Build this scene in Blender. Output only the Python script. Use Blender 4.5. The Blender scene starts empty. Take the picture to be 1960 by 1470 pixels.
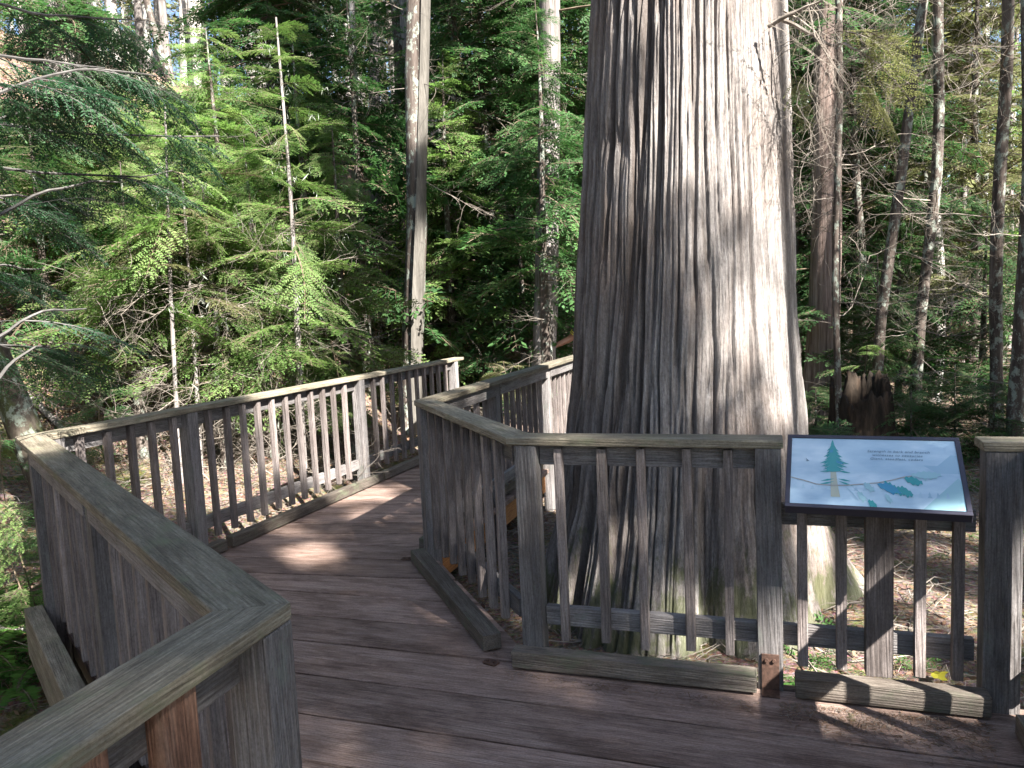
import bpy, bmesh, math, random
import numpy as np
from mathutils import Vector, Matrix

# ------------------------------------------------------------------ camera, world, sun, exposure
sc = bpy.context.scene
COL = sc.collection
FPX, PITCH, ROLL, EYE = 1480., math.radians(5.7), math.radians(2.6), 1.66
CF = np.array([0, math.cos(PITCH), -math.sin(PITCH)])
_U = np.array([0, math.sin(PITCH), math.cos(PITCH)])
_R = np.array([1., 0, 0])
CR = _R*math.cos(ROLL) - _U*math.sin(ROLL)
CU = _R*math.sin(ROLL) + _U*math.cos(ROLL)
cam = bpy.data.cameras.new('camera'); camo = bpy.data.objects.new('camera', cam); COL.objects.link(camo)
cam.lens = 36*FPX/1960; cam.sensor_width = 36; cam.clip_start = .05; cam.clip_end = 400
m = Matrix.Identity(4)
for i in range(3):
    m[i][0] = CR[i]; m[i][1] = CU[i]; m[i][2] = -CF[i]
m[0][3], m[1][3], m[2][3] = 0, 0, EYE
camo.matrix_world = m
sc.camera = camo

SUN_EL, SUN_AZ = math.radians(42), math.radians(-53)      # azimuth as an angle from +X
S = np.array([math.cos(SUN_EL)*math.cos(SUN_AZ), math.cos(SUN_EL)*math.sin(SUN_AZ), math.sin(SUN_EL)])
w = bpy.data.worlds.new('World'); sc.world = w; w.use_nodes = True
nt = w.node_tree; bg = nt.nodes['Background']
sky = nt.nodes.new('ShaderNodeTexSky'); sky.sky_type = 'NISHITA'; sky.sun_disc = False
sky.sun_elevation = SUN_EL
sky.sun_rotation = math.atan2(S[0], S[1])
sky.air_density = .8; sky.dust_density = 1.0
nt.links.new(sky.outputs[0], bg.inputs[0]); bg.inputs[1].default_value = .066
sl = bpy.data.lights.new('sun', 'SUN'); sl.energy = 5.0; sl.angle = math.radians(.53); sl.color = (1, .965, .915)
so = bpy.data.objects.new('sun', sl); COL.objects.link(so); so.location = (20, -30, 30)
so.rotation_euler = Vector(S).to_track_quat('Z', 'Y').to_euler()
sc.view_settings.view_transform = 'Standard'; sc.view_settings.look = 'None'
sc.view_settings.gamma = 1; sc.view_settings.use_curve_mapping = False
sc.view_settings.exposure = 2.6
sc.render.engine = 'CYCLES'
sc.cycles.max_bounces = 5; sc.cycles.diffuse_bounces = 3; sc.cycles.transmission_bounces = 3

rnd = random.Random(7)
rng = np.random.default_rng(11)

def at(px, py, Y):                     # point at depth Y seen at pixel (px, py) of the 1960 x 1470 photograph
    d = CF + CR*(px-980)/FPX - CU*(py-735)/FPX
    return np.array([0, 0, EYE]) + d*(Y/d[1])

# ------------------------------------------------------------------ noise
def _hash(ix, iy, iz):
    h = (ix*374761393 + iy*668265263 + iz*2147483647 + 1013) & 0xffffffff
    h = ((h ^ (h >> 13))*1274126177) & 0xffffffff
    h = h ^ (h >> 16)
    return (h & 0xffff)/32767.5 - 1
def noise(x, y, z=0.):
    x, y, z = np.broadcast_arrays(np.asarray(x, float), np.asarray(y, float), np.asarray(z, float))
    x0, y0, z0 = np.floor(x), np.floor(y), np.floor(z)
    fx, fy, fz = x-x0, y-y0, z-z0
    fx, fy, fz = [t*t*(3-2*t) for t in (fx, fy, fz)]
    X, Y, Z = x0.astype(np.int64), y0.astype(np.int64), z0.astype(np.int64)
    r = 0
    for dx in (0, 1):
        for dy in (0, 1):
            for dz in (0, 1):
                r = r + _hash(X+dx, Y+dy, Z+dz)*(fx if dx else 1-fx)*(fy if dy else 1-fy)*(fz if dz else 1-fz)
    return r
def fbm(x, y, z=0., o=4):
    r = 0; a = .5
    for k in range(o):
        r = r + a*noise(x*2**k+17.3*k, y*2**k-9.1*k, z*2**k+3.7*k); a *= .5
    return r

# ------------------------------------------------------------------ object helpers
def tag(o, label=None, cat=None, group=None, kind=None):
    if label: o['label'] = label
    if cat: o['category'] = cat
    if group: o['group'] = group
    if kind: o['kind'] = kind
    return o
def empty(name, loc, label, cat, group=None):
    o = bpy.data.objects.new(name, None); COL.objects.link(o); o.location = loc
    o.empty_display_size = .1
    return tag(o, label, cat, group)
def link(name, me, parent=None, loc=None):
    o = bpy.data.objects.new(name, me); COL.objects.link(o)
    if loc is not None: o.location = loc
    if parent: o.parent = parent
    return o
def npmesh(name, V, F, mats, smooth=False, midx=None, attr=None):
    """V (n,3), F list of (k,3|4) int arrays"""
    me = bpy.data.meshes.new(name)
    V = np.ascontiguousarray(V, np.float32)
    F = [f for f in F if len(f)]
    me.vertices.add(len(V)); me.vertices.foreach_set('co', V.ravel())
    nl = sum(f.size for f in F); npoly = sum(len(f) for f in F)
    me.loops.add(nl); me.polygons.add(npoly)
    me.loops.foreach_set('vertex_index', np.concatenate([f.ravel() for f in F]).astype(np.int32))
    tot = np.concatenate([np.full(len(f), f.shape[1]) for f in F]).astype(np.int32)
    st = np.concatenate([[0], np.cumsum(tot)[:-1]]).astype(np.int32)
    me.polygons.foreach_set('loop_start', st); me.polygons.foreach_set('loop_total', tot)
    for mt in (mats if isinstance(mats, (list, tuple)) else [mats]): me.materials.append(mt)
    if midx is not None: me.polygons.foreach_set('material_index', np.asarray(midx, np.int32))
    me.polygons.foreach_set('use_smooth', np.full(npoly, bool(smooth)))
    if attr:
        for k, a in attr.items():
            at_ = me.attributes.new(k, 'FLOAT', 'POINT'); at_.data.foreach_set('value', np.ascontiguousarray(a, np.float32))
    me.update(calc_edges=True)
    return me

class Geo:                             # collects vertex / quad / tri arrays with material index
    def __init__(s): s.V = []; s.Q = []; s.T = []; s.mq = []; s.mt = []; s.n = 0
    def add(s, V, Q=None, T=None, mi=0):
        V = np.asarray(V, float).reshape(-1, 3)
        if Q is not None and len(Q): Q = np.asarray(Q); s.Q.append(Q+s.n); s.mq.append(np.full(len(Q), mi))
        if T is not None and len(T): T = np.asarray(T); s.T.append(T+s.n); s.mt.append(np.full(len(T), mi))
        s.V.append(V); s.n += len(V)
    def addgeo(s, g, M, loc):          # copy of another Geo, rotated by M (3x3) and moved
        for V, in zip([g.arr()[0]]):
            VV = V @ M.T + loc
        _, Q, mq, T, mt = g.arr()
        if len(Q): s.Q.append(Q+s.n); s.mq.append(mq)
        if len(T): s.T.append(T+s.n); s.mt.append(mt)
        s.V.append(VV); s.n += len(VV)
    def arr(s):
        if not hasattr(s, '_c') or s._c[0] != s.n:
            V = np.concatenate(s.V) if s.V else np.zeros((0, 3))
            Q = np.concatenate(s.Q) if s.Q else np.zeros((0, 4), int); mq = np.concatenate(s.mq) if s.Q else np.zeros(0, int)
            T = np.concatenate(s.T) if s.T else np.zeros((0, 3), int); mt = np.concatenate(s.mt) if s.T else np.zeros(0, int)
            s._c = (s.n, (V, Q, mq, T, mt))
        return s._c[1]
    def mesh(s, name, mats, smooth=False):
        V, Q, mq, T, mt = s.arr()
        return npmesh(name, V, [Q, T], mats, smooth, np.concatenate([mq, mt]))

def tube(g, P, r, n=6, mi=0, caps=False, jit=0.):
    P = np.asarray(P, float); k = len(P); r = np.broadcast_to(np.asarray(r, float), (k,))
    T = np.gradient(P, axis=0); T /= np.linalg.norm(T, axis=1)[:, None]+1e-9
    up = np.array([0, 0, 1.]) if abs(T[0][2]) < .8 else np.array([1., 0, 0])
    A = np.cross(T, up); A /= np.linalg.norm(A, axis=1)[:, None]+1e-9
    B = np.cross(T, A)
    th = np.linspace(0, 2*np.pi, n, endpoint=False)
    ring = A[:, None]*np.cos(th)[None, :, None] + B[:, None]*np.sin(th)[None, :, None]
    rr = r[:, None]*np.ones(n)[None]
    if jit: rr = rr*(1+jit*noise(P[:, 2][:, None]*6+P[:, 0][:, None]*5, th[None]*1.5, 0))
    V = P[:, None] + ring*rr[:, :, None]
    i = np.arange(k-1)[:, None]; j = np.arange(n)[None]
    a = i*n+j; b = i*n+(j+1) % n
    Q = np.stack([a, b, b+n, a+n], -1).reshape(-1, 4)
    V = V.reshape(-1, 3)
    T3 = None
    if caps:
        V = np.vstack([V, P[0], P[-1]]); c0 = len(V)-2; c1 = len(V)-1
        jj = np.arange(n)
        T3 = np.vstack([np.stack([(jj+1) % n, jj, np.full(n, c0)], 1), np.stack([(k-1)*n+jj, (k-1)*n+(jj+1) % n, np.full(n, c1)], 1)])
    g.add(V, Q, T3, mi)

# ------------------------------------------------------------------ materials
def newmat(name):
    mt = bpy.data.materials.new(name); mt.use_nodes = True
    n = mt.node_tree.nodes; l = mt.node_tree.links
    return mt, n, l, n['Principled BSDF']
def N(n, typ, **kw):
    x = n.new(typ)
    for k, v in kw.items():
        if isinstance(k, str) and k.startswith('i_'): x.inputs[k[2:].replace('_', ' ')].default_value = v
        else: setattr(x, k, v)
    return x
def ramp(n, stops):
    r = n.new('ShaderNodeValToRGB'); e = r.color_ramp.elements
    while len(e) < len(stops): e.new(.5)
    for el, (p, c) in zip(e, stops): el.position = p; el.color = (*c, 1) if len(c) == 3 else c
    return r
def mixc(n, l, fac, a, b, mode='MIX'):
    x = n.new('ShaderNodeMix'); x.data_type = 'RGBA'; x.blend_type = mode
    for inp, v in ((x.inputs[0], fac), (x.inputs[6], a), (x.inputs[7], b)):
        if hasattr(v, 'links'): l.new(v, inp)
        elif isinstance(v, (int, float)): inp.default_value = v
        else: inp.default_value = (*v, 1)
    return x.outputs[2]
def objcoord(n, l, scale, rand=True):
    tc = n.new('ShaderNodeTexCoord'); v = tc.outputs['Object']
    if rand:
        oi = n.new('ShaderNodeObjectInfo'); mu = N(n, 'ShaderNodeMath', operation='MULTIPLY'); mu.inputs[1].default_value = 37.
        l.new(oi.outputs['Random'], mu.inputs[0])
        ad = N(n, 'ShaderNodeVectorMath', operation='ADD'); l.new(v, ad.inputs[0]); l.new(mu.outputs[0], ad.inputs[1]); v = ad.outputs[0]
    mp = n.new('ShaderNodeMapping'); mp.inputs['Scale'].default_value = scale; l.new(v, mp.inputs[0])
    return mp.outputs[0]
def tex(n, l, vec, scale=1., detail=4, rough=.55, typ='ShaderNodeTexNoise'):
    t = n.new(typ); t.inputs['Scale'].default_value = scale
    if 'Detail' in t.inputs: t.inputs['Detail'].default_value = detail
    if 'Roughness' in t.inputs: t.inputs['Roughness'].default_value = rough
    l.new(vec, t.inputs['Vector']); return t

def wood(name, c0, c1, c2, moss=None, mossamt=.5, rough=.85, stain=.5, gs=1.):
    """weathered timber, grain along local X"""
    mt, n, l, b = newmat(name)
    g1 = tex(n, l, objcoord(n, l, (2.6*gs, 26*gs, 26*gs)), 1., 8, .72)
    g2 = tex(n, l, objcoord(n, l, (11*gs, 210*gs, 210*gs)), 1., 4, .65)
    r1 = ramp(n, [(.22, c0), (.5, c1), (.8, c2)]); l.new(g1.outputs['Fac'], r1.inputs[0])
    r2 = ramp(n, [(.3, (.55, .53, .5)), (.6, (1.08, 1.06, 1.04))]); l.new(g2.outputs['Fac'], r2.inputs[0])
    c = mixc(n, l, .8, r1.outputs[0], r2.outputs[0], 'MULTIPLY')
    g3 = tex(n, l, objcoord(n, l, (90, 150, 150)), 1., 5, .8); r3 = ramp(n, [(.32, (.62, .6, .58)), (.5, (1, 1, 1)), (.7, (1.3, 1.3, 1.3))]); l.new(g3.outputs['Fac'], r3.inputs[0])
    c = mixc(n, l, .8, c, r3.outputs[0], 'MULTIPLY')
    wv = n.new('ShaderNodeTexWave'); wv.wave_type = 'BANDS'; wv.bands_direction = 'DIAGONAL'; wv.inputs['Scale'].default_value = 1.; wv.inputs['Distortion'].default_value = 7.; wv.inputs['Detail'].default_value = 3; wv.inputs['Detail Scale'].default_value = 1.3
    l.new(objcoord(n, l, (1.3, 52, 52)), wv.inputs['Vector']); rw = ramp(n, [(.0, (.6, .56, .52)), (.25, (1, 1, 1)), (1., (1.05, 1.05, 1.05))]); l.new(wv.outputs['Fac'], rw.inputs[0])
    c = mixc(n, l, .38, c, rw.outputs[0], 'MULTIPLY')
    # stains and wear
    st = tex(n, l, objcoord(n, l, (2.2, 7, 7)), 1., 5, .7)
    rs = ramp(n, [(.36, (.38, .33, .3)), (.55, (1, 1, 1))]); l.new(st.outputs['Fac'], rs.inputs[0])
    c = mixc(n, l, stain, c, rs.outputs[0], 'MULTIPLY')
    # knots
    vo = tex(n, l, objcoord(n, l, (1.6, 9, 9)), 1., typ='ShaderNodeTexVoronoi')
    rk = ramp(n, [(.05, (.25, .19, .15)), (.14, (1, 1, 1))]); l.new(vo.outputs['Distance'], rk.inputs[0])
    c = mixc(n, l, .75, c, rk.outputs[0], 'MULTIPLY')
    ck = tex(n, l, objcoord(n, l, (1.1, 38, 38)), 1., 3, .5); rc = ramp(n, [(.485, (1, 1, 1)), (.497, (.3, .26, .24)), (.503, (.3, .26, .24)), (.515, (1, 1, 1))]); l.new(ck.outputs['Fac'], rc.inputs[0])
    c = mixc(n, l, .55, c, rc.outputs[0], 'MULTIPLY')
    oi = n.new('ShaderNodeObjectInfo'); hv = n.new('ShaderNodeHueSaturation')
    mr = N(n, 'ShaderNodeMapRange'); mr.inputs[3].default_value = .72; mr.inputs[4].default_value = 1.25
    l.new(oi.outputs['Random'], mr.inputs[0]); l.new(mr.outputs[0], hv.inputs['Value']); l.new(c, hv.inputs['Color']); c = hv.outputs[0]
    if moss:
        mn = tex(n, l, objcoord(n, l, (5, 8, 8)), 1., 7, .75)
        rm = ramp(n, [(.62-.3*mossamt, (0, 0, 0)), (.72-.2*mossamt, (1, 1, 1))]); l.new(mn.outputs['Fac'], rm.inputs[0])
        m2 = N(n, 'ShaderNodeMath', operation='MULTIPLY'); m2.inputs[1].default_value = .8; l.new(rm.outputs[0], m2.inputs[0])
        c = mixc(n, l, m2.outputs[0], c, moss)
    l.new(c, b.inputs['Base Color']); b.inputs['Roughness'].default_value = rough
    b.inputs['Specular IOR Level'].default_value = .3
    bu = N(n, 'ShaderNodeBump'); bu.inputs['Strength'].default_value = .45; bu.inputs['Distance'].default_value = .004
    ad = N(n, 'ShaderNodeMath', operation='ADD'); l.new(wv.outputs['Fac'], ad.inputs[0]); l.new(g3.outputs['Fac'], ad.inputs[1])
    l.new(ad.outputs[0], bu.inputs['Height']); l.new(bu.outputs[0], b.inputs['Normal'])
    return mt
M = {}
M['cap'] = wood('mossy_grey_timber', (.085, .072, .05), (.215, .19, .142), (.38, .345, .265), (.13, .135, .08), .3)
M['post'] = wood('grey_timber', (.1, .096, .096), (.185, .173, .17), (.29, .273, .265), (.14, .15, .13), .2)
M['bal'] = wood('brown_grey_timber', (.105, .09, .086), (.2, .172, .162), (.32, .28, .262), None)
M['redbal'] = wood('red_brown_timber', (.11, .055, .035), (.22, .12, .08), (.36, .25, .19), None, stain=.7)
M['board'] = wood('deck_timber', (.165, .108, .086), (.29, .205, .17), (.4, .31, .265), None, stain=.75)
M['curb'] = wood('kerb_timber', (.085, .068, .055), (.155, .132, .11), (.24, .21, .175), (.1, .11, .07), .3)
M['fresh'] = wood('fresh_cedar', (.5, .2, .07), (.62, .28, .1), (.7, .35, .14), None, stain=.2)

def bark(name, c0, c1, c2, fs=(9, 9, .9), moss=None, bump=.02, rgh=.95, lich=None):
    mt, n, l, b = newmat(name)
    v = objcoord(n, l, fs, False)
    a = tex(n, l, v, 1., 8, .65)
    v2 = objcoord(n, l, (fs[0]*5, fs[1]*5, fs[2]*5), False); a2 = tex(n, l, v2, 1., 4, .6)
    r = ramp(n, [(.3, c0), (.5, c1), (.7, c2)]); l.new(a.outputs['Fac'], r.inputs[0])
    r2 = ramp(n, [(.3, (.6, .58, .55)), (.65, (1.15, 1.13, 1.1))]); l.new(a2.outputs['Fac'], r2.inputs[0])
    c = mixc(n, l, .85, r.outputs[0], r2.outputs[0], 'MULTIPLY')
    if moss:
        mn = tex(n, l, objcoord(n, l, (4, 4, 2), False), 1., 6, .7); rm = ramp(n, [(.5, (0, 0, 0)), (.62, (1, 1, 1))])
        l.new(mn.outputs['Fac'], rm.inputs[0]); c = mixc(n, l, rm.outputs[0], c, moss)
    if lich:
        mn = tex(n, l, objcoord(n, l, (9, 9, 6), False), 1., 6, .75); rm = ramp(n, [(.52, (0, 0, 0)), (.58, (1, 1, 1))])
        l.new(mn.outputs['Fac'], rm.inputs[0]); c = mixc(n, l, rm.outputs[0], c, lich)
    l.new(c, b.inputs['Base Color']); b.inputs['Roughness'].default_value = rgh; b.inputs['Specular IOR Level'].default_value = .2
    bu = N(n, 'ShaderNodeBump'); bu.inputs['Strength'].default_value = .8; bu.inputs['Distance'].default_value = bump
    ad = N(n, 'ShaderNodeMath', operation='MULTIPLY_ADD'); ad.inputs[1].default_value = .5
    l.new(a2.outputs['Fac'], ad.inputs[0]); l.new(a.outputs['Fac'], ad.inputs[2]); l.new(ad.outputs[0], bu.inputs['Height']); l.new(bu.outputs[0], b.inputs['Normal'])
    return mt
M['bark_dark'] = bark('dark_bark', (.035, .028, .024), (.085, .068, .058), (.17, .145, .13), lich=(.22, .24, .2))
M['bark_grey'] = bark('grey_bark', (.09, .08, .075), (.2, .18, .17), (.36, .33, .32), (14, 14, .8))
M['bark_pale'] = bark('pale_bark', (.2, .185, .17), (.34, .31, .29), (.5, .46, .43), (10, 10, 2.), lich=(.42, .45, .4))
M['bark_red'] = bark('ridged_cedar_bark', (.09, .06, .05), (.2, .15, .13), (.34, .27, .24), (22, 22, .7))
M['bark_moss'] = bark('mossy_bark', (.02, .016, .012), (.05, .04, .03), (.11, .095, .075), (7, 7, 3), moss=(.05, .06, .02), lich=(.16, .18, .14))
M['rotten'] = bark('rotten_wood', (.012, .01, .008), (.03, .022, .016), (.075, .05, .035), (8, 8, 2))
M['bare'] = bark('bare_wood', (.07, .065, .057), (.105, .097, .085), (.15, .14, .123), (16, 16, 1.4), bump=.006)
M['twig'] = bark('dead_twig', (.11, .09, .075), (.19, .165, .14), (.32, .285, .25), (5, 5, 5), bump=.002)
M['twig_dark'] = bark('live_twig', (.07, .05, .035), (.13, .1, .07), (.2, .16, .12), (5, 5, 5), bump=.002)
M['grey_twig'] = bark('grey_twig', (.05, .046, .045), (.09, .085, .08), (.14, .135, .13), (5, 5, 5), bump=.002)
M['lichen'] = bark('lichen', (.2, .23, .19), (.3, .33, .28), (.42, .45, .39), (30, 30, 30), bump=.004)

def leaf(name, ca, cb, cc, sc_=1.2, tr=.35):
    mt, n, l, b = newmat(name)
    tc = n.new('ShaderNodeTexCoord'); t = tex(n, l, tc.outputs['Object'], sc_*2, 5, .7)
    oi = n.new('ShaderNodeObjectInfo')
    r = ramp(n, [(.3, ca), (.5, cb), (.72, cc)]); l.new(t.outputs['Fac'], r.inputs[0])
    hv = n.new('ShaderNodeHueSaturation'); mr = N(n, 'ShaderNodeMapRange'); mr.inputs[3].default_value = .8; mr.inputs[4].default_value = 1.2
    l.new(oi.outputs['Random'], mr.inputs[0]); l.new(mr.outputs[0], hv.inputs['Value']); l.new(r.outputs[0], hv.inputs['Color'])
    l.new(hv.outputs[0], b.inputs['Base Color']); b.inputs['Roughness'].default_value = .6; b.inputs['Specular IOR Level'].default_value = .2
    ts = n.new('ShaderNodeBsdfTranslucent'); hv2 = n.new('ShaderNodeHueSaturation'); hv2.inputs['Value'].default_value = 1.5; hv2.inputs['Saturation'].default_value = 1.1
    l.new(hv.outputs[0], hv2.inputs['Color']); l.new(hv2.outputs[0], ts.inputs[0])
    mx = n.new('ShaderNodeMixShader'); mx.inputs[0].default_value = tr
    l.new(b.outputs[0], mx.inputs[1]); l.new(ts.outputs[0], mx.inputs[2]); l.new(mx.outputs[0], n['Material Output'].inputs[0])
    return mt
M['leaf_bright'] = leaf('bright_needles', (.055, .12, .035), (.125, .21, .058), (.235, .305, .11), tr=.45)
M['leaf_dark'] = leaf('dark_needles', (.024, .058, .022), (.045, .105, .034), (.08, .15, .045))
M['leaf_blue'] = leaf('bluish_scale_leaves', (.02, .05, .026), (.036, .085, .042), (.075, .125, .05))
M['leaf_olive'] = leaf('olive_needles', (.065, .075, .03), (.12, .13, .052), (.2, .205, .09))
M['leaf_fern'] = leaf('fern_green', (.03, .075, .015), (.05, .12, .025), (.09, .17, .03))
M['leaf_dead'] = leaf('dry_needles', (.11, .065, .04), (.19, .12, .075), (.29, .21, .14))
M['leaf_yellow'] = leaf('yellow_leaves', (.2, .19, .02), (.33, .3, .03), (.45, .42, .06))

def simple(name, col, rough=.6, metal=0., noise_amt=.25, ns=20.):
    mt, n, l, b = newmat(name)
    t = tex(n, l, objcoord(n, l, (1, 1, 1)), ns, 5, .6)
    r = ramp(n, [(.3, tuple(c*(1-noise_amt) for c in col)), (.7, tuple(min(1, c*(1+noise_amt)) for c in col))])
    l.new(t.outputs['Fac'], r.inputs[0]); l.new(r.outputs[0], b.inputs['Base Color'])
    b.inputs['Roughness'].default_value = rough; b.inputs['Metallic'].default_value = metal
    return mt

# ------------------------------------------------------------------ terrain
def gz(x, y):
    x = np.asarray(x, float); y = np.asarray(y, float)
    d = -.85*x + .53*y
    z = -.45 + np.interp(d, [-50, 5.0, 6.4, 7.6, 9.2, 12.4, 13.6, 40], [0, 0, .35, .8, 2.3, 6.1, 6.8, 9.])
    lo = np.clip((-x-.9)/1.5, 0, 1)*np.clip((5.5-y)/3, 0, 1)
    z = z - .55*lo
    far = np.clip((y-12)/40, 0, 1)*2.0
    bump_ = .16*fbm(x*.5, y*.5, 3.) + .07*fbm(x*2.1, y*2.1, 7.) + .5*fbm(x*.22+5, y*.22, 1.)*np.clip((d-6)/5, 0, 1)
    near = np.clip((np.hypot(x, (y-3.5)*.5)-1.2)/2.5, .12, 1)
    return z + far*(1-np.clip((d-6)/3, 0, 1)) + bump_*near
def axis_pts(lo, hi, c, n, dmin):
    u = np.linspace(-1, 1, n); s = np.sign(u)*(np.abs(u)*.22+.78*np.abs(u)**3)
    return np.where(s < 0, c+s*(c-lo), c+s*(hi-c))
def build_ground():
    X = axis_pts(-75, 75, 0, 420, .05); Y = axis_pts(-40, 110, 7, 420, .05)
    XX, YY = np.meshgrid(X, Y); Z = gz(XX, YY)
    V = np.stack([XX, YY, Z], -1).reshape(-1, 3); nx = len(X); ny = len(Y)
    i, j = np.meshgrid(np.arange(ny-1), np.arange(nx-1), indexing='ij'); a = (i*nx+j).ravel()
    Q = np.stack([a, a+1, a+1+nx, a+nx], 1)
    mt, n, l, b = newmat('forest_floor')
    tc = n.new('ShaderNodeTexCoord')
    t1 = tex(n, l, tc.outputs['Object'], 1.1, 8, .7); t2 = tex(n, l, tc.outputs['Object'], 26, 6, .75)
    vo = tex(n, l, tc.outputs['Object'], 40, typ='ShaderNodeTexVoronoi')
    r2 = ramp(n, [(.28, (.03, .02, .014)), (.46, (.1, .07, .05)), (.6, (.19, .14, .105)), (.78, (.34, .275, .215))]); l.new(t2.outputs['Fac'], r2.inputs[0])
    c = mixc(n, l, .35, r2.outputs[0], vo.outputs['Color'], 'SOFT_LIGHT')
    rm = ramp(n, [(.55, (0, 0, 0)), (.64, (1, 1, 1))]); l.new(t1.outputs['Fac'], rm.inputs[0])
    t3 = tex(n, l, tc.outputs['Object'], 60, 5, .8); r3 = ramp(n, [(.3, (.045, .06, .012)), (.7, (.14, .17, .03))]); l.new(t3.outputs['Fac'], r3.inputs[0])
    mm = N(n, 'ShaderNodeMath', operation='MULTIPLY'); mm.inputs[1].default_value = .75; l.new(rm.outputs[0], mm.inputs[0])
    c = mixc(n, l, mm.outputs[0], c, r3.outputs[0])
    l.new(c, b.inputs['Base Color']); b.inputs['Roughness'].default_value = 1; b.inputs['Specular IOR Level'].default_value = .1
    bu = N(n, 'ShaderNodeBump'); bu.inputs['Strength'].default_value = 1; bu.inputs['Distance'].default_value = .03
    l.new(t2.outputs['Fac'], bu.inputs['Height']); l.new(bu.outputs[0], b.inputs['Normal'])
    o = link('forest_floor', npmesh('forest_floor', V, [Q], mt, True)); tag(o, kind='structure')
    return o
build_ground()

# ------------------------------------------------------------------ boardwalk
def u2(v): v = np.array(v, float); return v/np.linalg.norm(v)
def offs(poly, d):                     # offset an open polyline to its left by d with mitred corners
    P = [np.array(p, float) for p in poly]; out = []
    for i, p in enumerate(P):
        ns = []
        if i > 0: t = u2(p-P[i-1]); ns.append(np.array([-t[1], t[0]]))
        if i < len(P)-1: t = u2(P[i+1]-p); ns.append(np.array([-t[1], t[0]]))
        if len(ns) == 1: out.append(p+ns[0]*d)
        else:
            b = u2(ns[0]+ns[1]); out.append(p+b*d/np.dot(b, ns[0]))
    return out
LEFT = [(-1.035, -.257), (-.48, 1.56), (-2.6, 4.26), (-.58, 9.55)]
RIGHT = [(.80, 9.27), (-.66, 5.12), (-.04, 3.47), (1.915, 2.83), (.86, -.4)]

def frame(d3):                         # rotation whose X axis runs along d3
    x = u2(d3); up = np.array([0, 0, 1.]) if abs(x[2]) < .9 else np.array([0, 1., 0])
    y = u2(np.cross(up, x)); z = np.cross(x, y)
    return np.stack([x, y, z], 1)
def hexa(name, C8, mat, parent=None, bev=.004, axis=None, wob=0.):
    """box from 8 world corners (bottom 4 ccw, top 4 ccw); local X along `axis`"""
    C8 = np.array(C8, float); cen = C8.mean(0)
    ax = axis if axis is not None else C8[1]-C8[0]
    Fm = frame(np.array(ax, float)); L = (C8-cen) @ Fm
    bm = bmesh.new(); vs = [bm.verts.new(p) for p in L]
    for f in ((3, 2, 1, 0), (4, 5, 6, 7), (0, 1, 5, 4), (1, 2, 6, 5), (2, 3, 7, 6), (3, 0, 4, 7)): bm.faces.new([vs[i] for i in f])
    bmesh.ops.recalc_face_normals(bm, faces=bm.faces)
    if bev: bmesh.ops.bevel(bm, geom=bm.edges[:], offset=bev, segments=2, affect='EDGES', profile=.6)
    if wob:
        for v in bm.verts: v.co += Vector([rnd.uniform(-wob, wob) for _ in range(3)])
    me = bpy.data.meshes.new(name); bm.to_mesh(me); bm.free(); me.materials.append(mat)
    o = bpy.data.objects.new(name, me); COL.objects.link(o)
    mw = Matrix([list(Fm[0])+[cen[0]], list(Fm[1])+[cen[1]], list(Fm[2])+[cen[2]], [0, 0, 0, 1]])
    if parent: o.parent = parent; o.matrix_basis = parent.matrix_basis.inverted() @ mw if parent.parent is None else mw
    else: o.matrix_basis = mw
    return o
def prism(name, quad, z0, z1, mat, parent=None, bev=.004, vertical=False, axis=None, wob=0., tilt=(0, 0)):
    q = [np.array(p, float) for p in quad]
    b = [np.array([*p, z0]) for p in q]; t = [np.array([p[0]+tilt[0], p[1]+tilt[1], z1]) for p in q]
    return hexa(name, b+t, mat, parent, bev, axis=(np.array([0, 0, 1.]) if vertical else axis), wob=wob)

def ccw(q):
    a = sum(q[i][0]*q[(i+1) % 4][1]-q[(i+1) % 4][0]*q[i][1] for i in range(4))
    return q if a > 0 else [q[0], q[3], q[2], q[1]]
def sub(p0, p1, s0, s1, o0, o1):       # quad along p0->p1 between distances s0,s1 and left offsets o0,o1
    t = u2(np.array(p1)-np.array(p0)); n = np.array([-t[1], t[0]]); p0 = np.array(p0, float)
    return ccw([p0+t*s0+n*o0, p0+t*s1+n*o0, p0+t*s1+n*o1, p0+t*s0+n*o1])

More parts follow.
